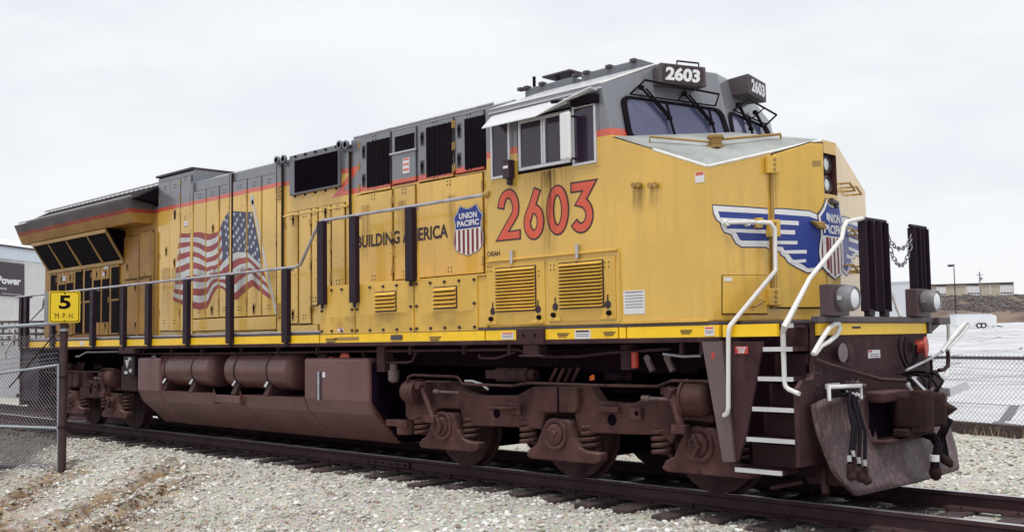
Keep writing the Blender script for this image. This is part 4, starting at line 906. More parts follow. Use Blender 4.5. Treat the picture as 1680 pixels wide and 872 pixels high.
# round cover plates, red cap
def disc(px, py, r, m, name, X=-.01, d=.03, n=20):
    p = atx(px, py, X); b = MB(); b.lathe((X-.01, p.y, p.z), (1, 0, 0), [(0, r), (d, r), (d+.01, r*.8)], n); return b.build(name, M[m], LO, smooth=40)
disc(1381, 578, .085, 'brown', 'receptacle_cover', d=.08); p = atx(1381, 578, .1); b = MB(); b.lathe((.075, atx(1381, 578, .07).y, atx(1381, 578, .07).z), (1, 0, 0), [(0, .085), (.01, .088), (.016, .06)], 20); b.build('receptacle_lid', mat('faded_lid', (.20, .16, .17), .6), LO, smooth=40)
p = atx(1515, 568, .1); b = MB(); b.lathe((.03, p.y-.02, p.z), (1, .25, 0), [(0, .07), (.08, .07), (.09, .11), (.105, .11), (.115, .07)], 18); b.build('receptacle_lid', M['redp'], LO, smooth=40)
b = MB(); c0 = atx(1489, 575, .06); b.tube([(.06+.02*math.sin(t*2), c0.y+.19*math.cos(t), c0.z+.19*math.sin(t)) for t in np.linspace(2.2, 6.6, 16)], .012, 6); b.tube([(.05, c0.y+.1+.16*math.cos(t), c0.z+.02+.17*math.sin(t)) for t in np.linspace(2.4, 6.0, 14)], .010, 6); b.build('cable_loop', M['black'], LO)
# cut lever
def L3(px, py, X): return atx(px, py, X)
b = MB(); b.tube([L3(1337, 589, .06), L3(1364, 599, .07), L3(1416, 614, .09), L3(1445, 622, .12), L3(1485, 624, .16), L3(1503, 619, .2)], .019, 8); b.build('uncoupling_lever', M['brown'], LO, smooth=50)
b = MB(); b.tube([L3(1487, 607, .14), L3(1527, 587, .07), L3(1545, 577, .06)], .014, 8); b.build('uncoupling_lever', M['rail_tube'], LO, smooth=50)
def loop(pts, X, name='lever_handle', m='white'):
    b = MB(); b.tube([L3(px, py, X) for px, py in pts], .022, 8); b.build(name, M[m], LO, smooth=60)
loop([(1334, 580), (1348, 556), (1360, 538), (1369, 531), (1376, 531), (1378, 537), (1372, 550), (1360, 560), (1347, 567), (1337, 580)], .07)
loop([(1333.5, 583), (1334, 610), (1331, 622), (1320, 625)], .03, m='brown')
loop([(1545, 577), (1557, 560), (1572, 542), (1583, 531), (1587, 532), (1577, 548), (1562, 563), (1553, 573)], .06)
loop([(1554, 573), (1556, 585), (1555, 600), (1548, 606), (1540, 607)], .03, m='brown')
b = MB(); b.tube([atx(1551, 523, -.06), atx(1556, 535, -.06), atx(1557, 600, -.06), atx(1553, 616, -.06), atx(1545, 622, -.06)], .02, 8); b.build('far_handrail', M['white'], LO, smooth=60)
# stanchions on the front platform
def chan(name, x, y, z0, z1, w=.15, d=.07, m='post', rot=0, parent=LO, tap=.05):
    t = .014; pr = [(-d/2, -w/2), (d/2, -w/2), (d/2, -w/2+t), (-d/2+t, -w/2+t), (-d/2+t, w/2-t), (d/2, w/2-t), (d/2, w/2), (-d/2, w/2)]
    c, s = math.cos(rot), math.sin(rot); b = MB()
    b.prism([(x+a*c-e*s, y+a*s+e*c, z0+tap) for a, e in pr], (0, 0, z1-z0-tap)); b.box(x-.03, x+.03, y-w/2+.03, y+w/2-.03, z0, z0+tap+.02); return b.build(name, M[m], parent, bev=.004, seg=1)
zt_ = atx(1425, 363, .0).z; fp_ = []
for px in (1421, 1445.5, 1500, 1513.5):
    p = atx(px+4, 480, .02); o = chan('stanchion', .02, p.y, 1.735, zt_, w=.17 if px < 1490 else .13, d=.09); fp_.append(p.y)
b = MB(); b.tube([(.02, fp_[0]-.08, zt_+.015), (.02, fp_[1]+.10, zt_+.015)], .02, 8); b.build('stanchion_rail', M['post'], LO, smooth=50); b = MB(); b.tube([(.02, fp_[2]-.10, zt_+.015), (.02, fp_[3]+.08, zt_+.015)], .02, 8); b.build('stanchion_rail', M['post'], LO, smooth=50)
def chain(a, c, sag, n):
    b = MB(); pts = [Vector(a).lerp(Vector(c), i/n)-Vector((0, 0, sag*4*(i/n)*(1-i/n))) for i in range(n+1)]
    for i in range(n):
        p, q = pts[i], pts[i+1]; m_ = (p+q)/2; t = (q-p).normalized(); s = t.cross(Vector((1, 0, 0))).normalized() if i % 2 else Vector((1, 0, 0)); l = (q-p).length*.62
        b.tube([m_+t*l*math.cos(k*math.pi/4)+s*.022*math.sin(k*math.pi/4) for k in range(8)], .006, 5, closed=True)
    return b.build('safety_chain', M['wire'], LO)
chain((.02, fp_[1]+.10, zt_-.09), (.02, fp_[2]-.04, zt_-.07), .16, 12); chain((.02, fp_[1]+.10, zt_-.10), (.02, fp_[2]-.06, zt_-.12), .30, 16)
# ditch lights
for s, yc in ((-1, -.935), (1, .845)):
    b = MB(); b.box(.0, .13, yc-.17, yc+.15, 1.735, 2.02); dl = b.build('ditch_light', mat('housing_paint', (.082, .050, .058), .5, var=.2), LO, bev=.012)
    b = MB(); b.lathe((.10, yc, 1.892), (1, 0, 0), [(0, .075), (.02, .105), (.07, .118), (.13, .118), (.165, .108), (.165, .092), (.15, .09)], 24); b.build('lamp_drum', mat('lamp_drum_grey', (.21, .20, .22), .4), dl, smooth=40)
    b = MB(); b.lathe((.235, yc, 1.892), (1, 0, 0), [(0, .09), (.02, .088), (.032, .06), (.036, .01)], 24); b.build('lens', M['lens'], dl, smooth=60)
    b = MB(); b.box(.155, .20, yc-.135, yc-.11, 1.875, 1.915); b.build('lamp_catch', M['steel'], dl)
b = MB(); p = atx(1545, 523, 0); b.box(-.05, .10, 1.26, 1.56, 1.66, 1.73); b.prism([(.0, 1.26, 1.66), (.0, 1.48, 1.66), (.0, 1.26, 1.58)], (.03, 0, 0)); b.build('step_bracket', M['dgrey'], LO, bev=.008)
# white handrails at the steps
b = MB(); h1 = [npt(1234, 366)+nnear*.0, npt(1240, 366)+nnear*.07, npt(1252, 367)+nnear*.10, npt(1257, 377)+nnear*.12, npt(1258.5, 445)+nnear*.12, aty(1197, 535, -1.57), aty(1195, 545, -1.57), aty(1195, 668, -1.57), aty(1193.5, 677, -1.57), aty(1188, 681, -1.54)]
b.tube(h1, .021, 10); b.build('handrail', M['white'], LO, smooth=60)
nslab('handrail_bracket', [npt(1236, 374), npt(1236, 358), npt(1246, 358), npt(1246, 374)], .06, 'yel'); b = MB()
for px in (1189, 1223): b.lathe(npt(px, 366)+nnear*.0, nnear, [(0, .035), (.05, .03)], 10)
b.tube([npt(1189, 366)+nnear*.04, npt(1240, 365)+nnear*.04], .018, 8); b.build('face_rail', M['white'], LO, smooth=50)
b = MB(); h2 = [(.02, fp_[0]-.06, zt_+.015), atx(1400, 361, .02), atx(1389, 364, .02), atx(1384.5, 372, .01), atx(1381, 391, .0), atx(1328, 457, -.03), atx(1287, 536, -.05), aty(1284.5, 545, -1.46), aty(1287, 625, -1.50), aty(1289, 633, -1.50), aty(1294, 638, -1.50), aty(1311, 645.5, -1.53)]
b.tube(h2, .021, 10); b.build('handrail', M['white'], LO, smooth=60)
b = MB(); b.tube([(.0, .56, 1.74), (-.25, .52, 2.5), (-.32, .50, 2.75)], .02, 8); b.build('far_handrail', M['white'], LO, smooth=60)
# steps, near side
def stp(px, py): return aty(px, py, YS)
q0 = [stp(*p) for p in ((1153, 560), (1250, 560), (1240, 618), (1222, 716), (1209, 757), (1187, 757))]
b = MB(); b.prism([(p.x, YS+.02, p.z) for p in q0], (0, .03, 0)); b.build('step_stringer', M['brown'], LO, bev=.006)
q0 = [stp(*p) for p in ((1152, 559), (1185, 559), (1206, 757), (1187, 757))]
b = MB(); b.prism([(p.x, YS-.015, p.z) for p in q0], (0, .04, 0)); b.build('step_flange', mat('lit_flange_paint', (.13, .088, .09), .55, var=.2), LO, bev=.006)  # paler than the turned stringer: the difference in light is painted in
b = MB(); p0, p1 = stp(1204.5, 567.5), stp(1226, 580); b.box(p0.x, p1.x, YS+.012, YS+.021, p1.z, p0.z); wy = b.build('warning_plate', M['redp'], LO)
for k, s in enumerate(('WATCH', 'YOUR', 'STEP')):
    h = (p0.z-p1.z); w = p1.x-p0.x; ind = (.12, .2, .24)[k]; z1 = p0.z-h*(.10+.28*k); z0 = z1-h*.24
    fit_text(s, (p0.x+w*ind, YS+.010, z1), (p1.x-w*ind, YS+.010, z1), (p0.x+w*ind, YS+.010, z0), M['whitep'], wy, .04)
p0, p1 = stp(1169, 577), stp(1175, 590); fit_text('F', (p0.x, YS-.017, p0.z), (p1.x, YS-.017, p0.z), (p0.x, YS-.017, p1.z), M['redp'], LO, .05)
xr = -.065
for i, (pl, py) in enumerate(((1277, 531), (1249, 569.7), (1240.6, 618), (1231.4, 667.5), (1222, 717), (1203, 767))):
    p = stp(pl, py); b = MB(); y0 = YS+(.03 if i else .06); x1 = xr if i < 5 else xr-.14
    b.box(p.x, x1, y0+.012, y0+.27, p.z-.035, p.z-.005); tr_ = b.build('step_tread', M['brown'], LO)
    b = MB(); b.box(p.x, x1, y0-.006, y0+.012, p.z-.035, p.z+.004)
    b.build('nosing', M['alu'], tr_)
    if i:
        b = MB(); n = 16
        for k in range(n): b.box(p.x+(x1-p.x)*(k+.2)/n, p.x+(x1-p.x)*(k+.6)/n, y0+.02, y0+.24, p.z-.006, p.z+.006)
        b.build('tread_teeth', M['brown'], tr_, kind='stuff')
        b = MB(); b.box(p.x+.02, x1, y0+.27, y0+.285, p.z-.03, p.z+.20); b.build('riser', M['brown'], tr_)
b = MB(); b.box(-.80, -.06, -1.20, -1.18, .30, 1.6); b.build('step_back', M['under'], LO)  # near back plate blackened to paint the shade between the treads
b = MB(); b.box(-.80, -.06, 1.18, 1.20, .30, 1.6); b.build('step_back', M['brown'], LO)
b = MB(); b.box(-.80, -.78, -1.50, -1.18, .45, 1.55); b.build('step_side', M['brown'], LO)
# MU hose receptacles on the pilot plate
p = atx(1371, 634, -.005); b = MB(); b.box(-.01, .008, p.y-.20, p.y+.26, p.z-.17, p.z+.04); b.build('hose_plate', M['ink'], LO, bev=.01)
p0, p1 = atx(1355, 629, .01), atx(1378, 634, .01); b = MB(); b.box(.0, .012, p0.y, p1.y, p1.z-.01, p0.z); pl_ = b.build('notice', M['sticker'], LO)
# --- snow plough: curved blade, V in plan, notch for the coupler
def blade(y, t):
    """t 0 top .. 1 bottom; concave face rolled forward at top and bottom"""
    zt = 1.02; z = zt+(.165-zt)*t; v = (1-abs(y)/1.5)*.06
    x = .03+v+.26*t**1.6+.06*(1-t)**3; return Vector((x, y*(1.0-.13*t), z))
ny, nz = 40, 12; vs, fsx = [], []
def topcut(y):   # blade's upper edge: low in the coupler notch
    if -.52 < y < .58: return .50
    return .02+.05*max(0, (abs(y)-1.25)/.2)
def botcut(y): return 1.0-max(0, (abs(y)-1.30))*1.5
for i in range(ny+1):
    y = -1.46+2.92*i/ny
    for s in (-.52, .58):
        if abs(y-s) < .036: y = s+(.0 if abs(y-s) < .036 else 0)
    t0, t1 = topcut(y), botcut(y)
    for j in range(nz+1): vs.append(blade(y, t0+(t1-t0)*j/nz))
for i in range(ny):
    for j in range(nz): a = i*(nz+1)+j; fsx.append((a, a+1, a+nz+2, a+nz+1))
b = MB(); b.add(vs, fsx); pw = b.build('snow_plough', M['plow'], LO, smooth=30); so = pw.modifiers.new('thick', 'SOLIDIFY'); so.thickness = .022; so.offset = -1
b = MB(); b.box(.10, .14, -.545, -.50, .55, 1.0); b.box(.10, .14, .56, .60, .55, .95); b.box(.16, .30, -.52, .58, .555, .585); b.build('notch_frame', M['brown'], LO, bev=.006)
b = MB(); a = [blade(-1.18, .02), blade(-.62, .02)]; u3 = Vector((0, 0, .10)); b.tube([a[0]+Vector((0, 0, -.02)), a[0]+u3, a[1]+u3*.9, a[1]+Vector((0, 0, -.02))], .017, 8); b.build('plough_grab', M['white'], LO, smooth=60)
b = MB(); b.tube([aty(1265, 800, -1.1), aty(1316, 790, -1.1)], .02, 6); b.tube([(-.1, -1.0, .5), (.02, -1.15, .16)], .035, 8); b.box(-.3, .05, -.9, -.8, .2, 1.0); b.box(-.3, .05, .8, .9, .2, 1.0); b.box(-.5, -.05, -.75, .75, .5, 1.05); b.build('plough_brackets', M['brown'], LO)
# hanging brake and MU hoses
for i, (xa, ya, xb, yb) in enumerate(((1380, 640, 1394, 760), (1386, 640, 1409, 763), (1390, 645, 1419, 767), (1384, 650, 1400, 752))):
    p0, p1 = atx(xa, ya, .05), atx(xb, yb, .42); m1 = Vector((.22, (p0.y*2+p1.y)/3, p0.z-.10)); m2 = Vector((.36, (p0.y+2*p1.y)/3, (p0.z+p1.z)/2))
    b = MB(); b.tube([p0, Vector((.14, p0.y, p0.z)), m1, m2, p1], .017, 8); ho = b.build('air_hose', M['black'], LO, smooth=60)
    b = MB(); b.tube([p1, p1-Vector((0, .0, .07))], .030, 8); b.lathe(p1-Vector((0, 0, .07)), (.3, .25, -1), [(0, .034), (.04, .045), (.07, .03)], 10); b.build('gladhand', M['rust'], ho, smooth=40)
    b = MB(); b.tube([p1+Vector((-.003, -.002, .07)), p1+Vector((0, 0, .02))], .020, 8); b.build('hose_band', M['steel'], ho)
    b = MB(); b.tube([Vector((.10, p0.y, p0.z)), Vector((.19, p0.y+.01, p0.z-.05))], .019, 8); b.build('hose_fitting', M['steel'], ho)
b = MB(); p0, p1 = Vector((.28, .20, .62)), atx(1534, 770, .46); b.tube([p0, p0+Vector((.12, .05, -.04)), (p0+p1)/2+Vector((.10, .05, .05)), p1+Vector((0, 0, .05)), p1], .042, 10); bh = b.build('brake_hose', M['black'], LO, smooth=60)
b = MB(); b.lathe(p1+Vector((0, 0, .02)), (0, .15, -1), [(0, .05), (.05, .06), (.10, .045), (.12, .02)], 12); b.build('gladhand', M['rust'], bh, smooth=40)
b = MB(); b.tube([p1+Vector((0, 0, .14)), p1+Vector((0, 0, .08))], .045, 10); b.build('hose_band', M['whitep'], bh)
for k in range(3):
    p0 = Vector((.3, .55+.07*k, .75)); p1 = atx(1545+5*k, 745+3*k, .35); b = MB(); b.tube([p0, p0+Vector((.1, .03, -.05)), (p0+p1)/2, p1], .017, 8); ho = b.build('air_hose', M['black'], LO, smooth=60)
    b = MB(); b.lathe(p1, (.2, .3, -1), [(0, .028), (.05, .04), (.09, .025)], 10); b.build('gladhand', M['rust'], ho, smooth=40)
# --- coupler
b = MB(); b.box(-.05, .16, -.50, .52, .62, .98); b.build('coupler_pocket', M['dark'], LO)
b = MB(); b.prism([(.06, -.52, 1.03), (.06, .10, 1.03), (.06, .10, .93), (.06, -.52, .93)], (.22, 0, 0)); b.box(.06, .14, -.54, -.48, .52, .96); b.build('coupler_housing', M['brown'], LO, bev=.02)
b = MB(); b.box(.0, .30, -.11, .11, .76, .94); b.build('coupler_shank', M['rust'], LO, bev=.02)
b = MB(); hd = [(.18, -.15), (.26, -.22), (.50, -.22), (.54, -.16), (.43, -.10), (.40, .0), (.43, .08), (.56, .20), (.55, .26), (.42, .24), (.22, .14)]
b.prism([(x, y, .68) for x, y in hd], (0, 0, .32)); ch = b.build('coupler_head', M['rust'], LO, bev=.03, seg=3)
b = MB(); kn = [(.40, -.22), (.55, -.205), (.585, -.14), (.555, -.06), (.49, -.03), (.475, -.08), (.505, -.115), (.43, -.13)]; b.prism([(x, y, .64) for x, y in kn], (0, 0, .40)); b.build('knuckle', M['rust'], ch, bev=.02, seg=3)
b = MB(); b.cyl((.45, -.17, .61), (.45, -.17, 1.07), .028, 12); b.build('knuckle_pin', M['rust'], ch)
b = MB(); b.prism([(.42, .24, .70), (.58, .34, .84), (.42, .24, .96)], (.02, .09, 0)); b.build('coupler_guard', M['rust'], ch, bev=.015)
b = MB(); b.box(.24, .40, -.26, .24, .60, .68); b.build('coupler_carrier', M['rust'], LO, bev=.02)
b = MB(); b.tube([L3(1503, 619, .2), Vector((.30, -.02, 1.08)), Vector((.36, -.02, 1.0))], .016, 6); b.build('lever_link', M['rail_tube'], LO)
for k in range(2): 
    p = L3(1510+6*k, 640, .45); b = MB(); b.tube([p+Vector((-.1, -.03, .12)), p, p+Vector((.05, .03, -.10))], .022, 8); b.build('cable_end', M['steel' if k else 'black'], LO, smooth=50)
p = atx(1556, 642, .05); b = MB(); n3 = Vector((.1, .95, .28)); b.prism([atx(1550, 650, .0), atx(1549, 636, .0), atx(1577, 624, .0), atx(1583, 636, .0)], (.06, 0, 0)); b.build('far_step_tread', M['alu'], LO)
# ================================================================== UNDERNEATH
def z3(x, y, Y=-1.25): return aty(640+x/3, 570+y/3, Y)
AX = [-5.076, -3.212, -1.345]
TRK = []
def truck(dx, name='bogie'):
    T = empty(name, (AX[1]+dx, 0, 0), LO); off = Vector((dx, 0, 0))
    top = [(72, 255), (160, 178), (300, 165), (355, 215), (440, 235), (620, 235), (700, 190), (980, 190), (1030, 262), (1190, 275), (1250, 248), (1400, 250), (1450, 300), (1590, 330)]
    bot = [(1590, 372), (1440, 352), (1385, 475), (1340, 430), (1130, 425), (925, 415), (905, 322), (762, 322), (745, 402), (690, 395), (545, 387), (360, 385), (345, 302), (232, 297), (195, 362), (90, 355), (75, 340)]
    pts = [z3(*p) for p in top+bot]
    for s in (-1, 1):
        b = MB(); b.prism([(p.x+dx, s*1.25, p.z) for p in pts], (0, -s*.16, 0)); b.build('side_frame', M['truck'], T, bev=.018)
    q = [z3(*p, -1.33) for p in ((708, 192), (920, 192), (920, 300), (905, 318), (720, 318), (708, 300))]
    b = MB(); b.prism([(p.x+dx, -1.33, p.z) for p in q], (0, .10, 0)); b.build('equaliser_block', M['truck'], T, bev=.02)
    q = [z3(825, 194, -1.335), z3(829, 318, -1.335)]; b = MB(); b.box(q[0].x+dx-.008, q[0].x+dx+.008, -1.338, -1.32, q[1].z, q[0].z); b.build('block_seam', M['dark'], T)
    for a in ((1035, 286, 1137, 318), (1190, 292, 1250, 356), (582, 268, 650, 330), (490, 285, 625, 305)):
        p0, p1 = z3(a[0], a[1]), z3(a[2], a[3]); b = MB(); b.box(p0.x+dx, p1.x+dx, -1.31 if a[0] != 582 else -1.275, -1.24, p1.z, p0.z); b.build('frame_lug', M['truck'], T, bev=.012)
    for cx, cy, r in ((1093, 354, .06), (526, 322, .055), (1213, 322, .026)):
        p = z3(cx, cy, -1.25 if r > .03 else -1.31); b = MB(); b.lathe((p.x+dx, p.y+.01, p.z), (0, -1, 0), [(0, r), (.014, r)], 18); b.build('frame_hole', M['dark'], T)
    # axle boxes, springs, wheels
    jb = [(790, 352), (868, 354), (884, 372), (902, 445), (930, 492), (965, 512), (1032, 520), (1032, 558), (1006, 572), (690, 545), (668, 530), (684, 497), (716, 478), (745, 402), (764, 362)]
    J = [z3(*p, -1.33)-Vector((AX[1], 0, 0)) for p in jb]; c0 = z3(813, 425, -1.33)-Vector((AX[1], 0, 0))
    for i, ax in enumerate(AX):
        x = ax+dx
        for s in (-1, 1):
            b = MB(); b.prism([(x+p.x, s*1.33, p.z) for p in J], (0, -s*.14, 0)); jo = b.build('axle_box', M['truck'], T, bev=.016)
            if s > 0: continue
            b = MB(); b.lathe((x+c0.x, -1.32, c0.z), (0, -1, 0), [(0, .175), (.03, .175), (.035, .15), (.02, .125), (.005, .12)], 26); b.build('bearing_ring', M['truck'], T, smooth=35)
            b = MB(); b.lathe((x+c0.x, -1.32, c0.z), (0, -1, 0), [(0, .115), (.035, .11), (.05, .085), (.05, .04), (.06, .035)], 20)
            for k in range(3): t = k*2.09+.5; b.lathe((x+c0.x+.065*math.cos(t), -1.365, c0.z+.065*math.sin(t)), (0, -1, 0), [(0, .018), (.018, .015)], 6)
            b.build('bearing_cap', M['truck'], T, smooth=35)
            if i != 1:
                b = MB(); b.tube([(x+c0.x-.02, -1.40, c0.z+.10), (x+c0.x+.05, -1.40, c0.z-.02), (x+c0.x-.01, -1.40, c0.z-.09)], .022, 6); b.build('axle_cable', M['truck'], T, smooth=60)
        for sx, vis in ((.515, 1), (-.40, 1)):
            for s in (-1, 1):
                if s > 0 and i: continue
                b = MB(); b.coil((x+sx+.0, s*1.17, .375), .095, .30, 4.6, .024, 7); b.build('coil_spring', M['truck'], T, smooth=70)
        for s in (-1, 1):
            b = MB(); b.lathe((x, s*.68, .497), (0, s, 0), [(0, .53), (.02, .535), (.03, .50), (.15, .497), (.155, .44), (.12, .40), (.09, .2), (.13, .16), (.15, .10)], 40); b.build('wheel', M['brown'], T, smooth=35)
        b = MB(); b.cyl((x, -.72, .497), (x, .72, .497), .1, 12); b.box(x-.45, x+.25, -.5, .5, .22, .8); b.build('traction_motor', M['dark'], T, bev=.04)
    # brake cylinders, levers, rods, pipe
    for a, c, r, fl in (((70, 214), (140, 214), .15, -1), ((1580, 252), (1470, 255), .17, 1)):
        p0, p1 = z3(*a, -1.30), z3(*c, -1.30); b = MB(); d = p1-p0; l = d.length; d = Vector((1, 0, 0)) if d.x > 0 else Vector((-1, 0, 0))
        b.lathe((p0.x+dx, -1.28, p0.z), d, [(0, r*.55), (.03, r*.85), (.08, r), (l, r), (l, r*1.12), (l+.03, r*1.12), (l+.03, r*.5)], 24); b.build('brake_cylinder', M['truck'], T, smooth=35)
    for path, r in (([(150, 185), (180, 260), (210, 350)], .03), ([(1380, 220), (1408, 290), (1435, 400)], .045)):
        b = MB(); b.tube([z3(*p, -1.40)+off for p in path], r, 8); p = z3(*path[0], -1.40)+off; b.lathe((p.x, -1.46, p.z), (0, 1, 0), [(0, .05), (.10, .05)], 12); p = z3(*path[-1], -1.40)+off; b.box(p.x-.08, p.x+.08, -1.46, -1.36, p.z-.04, p.z+.04); b.build('brake_lever', M['truck'], T, smooth=45)
    for path, r in (([(235, 215), (340, 220)], .016), ([(1265, 248), (1400, 252)], .018)):
        b = MB(); b.tube([z3(*p, -1.38)+off for p in path], r, 8); p = z3(*path[0], -1.38)+off; b.lathe((p.x, p.y, p.z), (1, 0, 0), [(-.06, .03), (.03, .03)], 8); b.build('brake_rod', M['pipe'], T, smooth=45)
    for path, Y, r in (([(85, 170), (90, 143), (112, 134), (325, 142), (340, 152), (357, 178), (600, 187), (680, 174), (700, 173), (1000, 184), (1315, 190), (1385, 162), (1600, 166)], -1.38, .016),):
        b = MB(); b.tube([z3(*p, Y)+off for p in path], r, 8); b.build('brake_pipe', M['truck'], T, smooth=45)
    for a in ((1335, 195, 1352, 232), (1370, 185, 1390, 240), (1340, 192, 1500, 205), (160, 165, 178, 210), (180, 160, 300, 172)):
        p0, p1 = z3(a[0], a[1], -1.36), z3(a[2], a[3], -1.36); b = MB(); b.box(p0.x+dx, p1.x+dx, -1.38, -1.30, p1.z, p0.z); b.build('brake_bracket', M['truck'], T, bev=.006)
    p0, p1 = z3(525, 130, -1.1), z3(720, 140, -1.1); b = MB(); b.lathe((p0.x+dx, -1.1, p0.z), (1, 0, 0), [(0, .05), (.03, .085), (p1.x-p0.x-.1, .085), (p1.x-p0.x-.1, .065), (p1.x-p0.x, .06)], 18); b.box(p0.x+dx-.14, p0.x+dx, -1.15, -1.05, p0.z-.05, p0.z+.05); b.build('damper', M['brown'], T, smooth=35)
    b = MB(); p0 = z3(790, 165, -1.1)
    for k in range(4): a = z3(790+36*k, 165, -1.15); c = z3(820+36*k, 100, -1.15); b.tube([a+off, c+off], .02, 6)
    b.build('ribs', M['truck'], T, kind='stuff')
    p0, p1 = z3(1080, 118, -1.0), z3(1220, 160, -1.0); b = MB(); b.box(p0.x+dx, p1.x+dx, -1.1, -.7, p1.z, p0.z); b.build('side_bearing', M['under'], T, bev=.01)
    b = MB(); 
    for k in range(5): c = z3(1185, 205, -.95); b.lathe((c.x+dx, -.95, c.z-.03+.045*k), (0, 0, 1), [(0, .15), (.015, .17), (.03, .15)], 18)
    b.build('rubber_spring', M['black'], T, smooth=35)
    b = MB(); b.box(AX[0]+dx-.55, AX[2]+dx+.45, -.9, .9, .72, .92); b.build('transom', M['dark'], T)
    b = MB(); p0 = z3(8, 365, -1.2); b.box(p0.x+dx, p0.x+dx+.42, -1.3, -1.1, p0.z-.04, p0.z+.04); b.lathe((p0.x+dx+.3, -1.2, p0.z-.14), (0, 0, 1), [(0, .12), (.16, .13)], 14); b.build('sand_bracket', M['truck'], T, bev=.008)
    return T
truck(0); truck(-12.98)
# --- fuel tank
XT0, XT1 = aty(225, 640, -1.5).x, aty(604, 620, -1.5).x
def tank_sec(x0, x1, ztop, ytop=-1.5):
    b = MB(); pr = [(-1.5, ztop), (-1.5, .80), (-1.42, .62), (-.98, .21), (.98, .21), (1.42, .62), (1.5, .80), (1.5, ztop)]
    b.prism([(x0, y, z) for y, z in pr], (x1-x0, 0, 0)); return b
xa, xb, xc, xd = aty(262, 640, -1.5).x, aty(352, 660, -1.5).x, aty(395, 665, -1.5).x, aty(498.5, 640, -1.5).x
ft = tank_sec(XT0, xa, 1.36); ftank = ft.build('fuel_tank', M['tank'], LO, bev=.04, seg=3)
tank_sec(xa+.002, xb, .80).build('tank_saddle', M['tank'], ftank, bev=.02); tank_sec(xb+.002, xc-.002, .66).build('tank_saddle', M['tank'], ftank, bev=.02); tank_sec(xc, xd-.002, .80).build('tank_saddle', M['tank'], ftank, bev=.02)
tank_sec(xd, XT1, 1.36).build('tank_end', M['tank'], ftank, bev=.04, seg=3)
b = MB(); pr = [(-1.44, 1.30), (-1.44, .78), (-.98, .23), (.98, .23), (1.44, .78), (1.44, 1.3)]; b.prism([(XT1-.03, y, z) for y, z in pr], (.12, 0, 0)); b.build('tank_end_cap', M['dark'], ftank, bev=.03)
b = MB(); b.box(xa, xd, -.95, .95, .5, 1.4); b.build('tank_centre', M['dark'], ftank)
rt_ = .285
for a, c in ((275, 367), (387, 497)):
    x0, x1 = aty(a, 615, -1.22).x, aty(c, 620, -1.22).x; b = MB(); l = x1-x0; b.lathe((x0, -1.19, 1.165), (1, 0, 0), [(0, .04), (.012, .16), (.04, .245), (.085, rt_), (l-.085, rt_), (l-.04, .245), (l-.012, .16), (l, .04)], 32); at_ = b.build('air_reservoir', M['tank'], LO, smooth=40)
    for t in (.17, .66):
        x = x0+l*t+.05; b = MB(); b.lathe((x, -1.19, 1.165), (1, 0, 0), [(0, rt_), (0, rt_+.008), (.022, rt_+.008), (.022, rt_)], 32); b.build('tank_strap', M['brown'], at_, smooth=35)
        b = MB(); b.prism([(x-.05, -1.50, .80), (x-.05, -1.40, 1.0), (x-.05, -1.0, 1.0), (x-.05, -1.0, .80)], (.12, 0, 0)); b.build('tank_foot', M['brown'], at_, bev=.01)
        b = MB(); b.tube([(x+.0, -1.49, .93), (x+.0, -1.44, 1.0)], .022, 6); b.build('strap_bolt', M['steel'], at_)
def capd(px, py, Y, r, m, name, n=(.25, -1, .2)):
    p = aty(px, py, Y); b = MB(); b.lathe(p, n, [(0, r), (.03, r), (.035, r*.75), (.03, r*.7)], 18); b.tube([p, p-Vector((0, 0, .12))], .03, 8); return b.build(name, M[m], LO, smooth=35)
capd(254, 588, -1.3, .07, 'rail_tube', 'fill_cap'); capd(531, 591, -1.35, .10, 'brown', 'fill_cap'); capd(567, 588, -1.35, .085, 'digit', 'fill_cap')
p = aty(547, 593, -1.35); b = MB(); b.box(p.x-.05, p.x+.05, -1.4, -1.3, p.z-.07, p.z+.07); b.build('fuel_cutoff', M['redp'], LO, bev=.012)
x0, x1, z0, z1 = rc(519, 609, 527.5, 656, -1.505); b = MB(); b.box(x0, x1, -1.512, -1.49, z0, z1); sg = b.build('sight_glass', M['ink'], LO, bev=.02)
b = MB()
for k in range(9): z = z0+(z1-z0)*(k+.5)/9; b.box((x0+x1)/2-.022, (x0+x1)/2+.022, -1.518, -1.505, z-.02, z+.02)
b.build('sight_marks', M['rail_tube'], sg, kind='stuff'); stick(529, 610, 533.5, 618.5, -1.502)
# hatch with white tags left of the tank, pipes, hangers
x0, x1, z0, z1 = rc(203, 583, 221, 616, -1.45); b = MB(); b.box(x0, x1, -1.46, -1.25, z0, z1); eb = b.build('control_box', M['post'], LO, bev=.02)
b = MB(); zm = (z0+z1)/2; b.prism([(x0+.08, -1.463, zm+.1), (x0+.25, -1.463, zm+.1), (x0+.16, -1.463, zm-.05)], (0, .004, 0)); b.box(x0+.2, x0+.32, -1.463, -1.458, z1-.08, z1-.03); b.box(x0+.06, x0+.18, -1.463, -1.458, z0+.03, z0+.08); b.box(x1-.2, x1-.1, -1.463, -1.458, z0+.06, z0+.12); b.build('box_tags', M['sticker'], eb)
b = MB(); x0, x1, z0, z1 = rc(200, 612, 226, 655, -1.3); b.box(x0, x1, -1.32, -1.1, .75, 1.2); b.build('frame_bracket', M['brown'], LO, bev=.02)
pp = MB(); xz = lambda px, py, Y=-1.40: aty(px, py, Y)
b = MB(); b.tube([xz(222, 580), xz(380, 579), xz(520, 577), xz(700, 574.5), xz(848, 572.5), xz(870, 580)], .017, 8); b.build('train_pipe', M['brown'], LO, smooth=45)
b = MB(); b.tube([xz(787, 580), xz(786, 585), xz(789, 587), xz(815, 587), xz(830, 582), xz(846, 577)], .014, 8); b.build('train_pipe', M['brown'], LO, smooth=45)
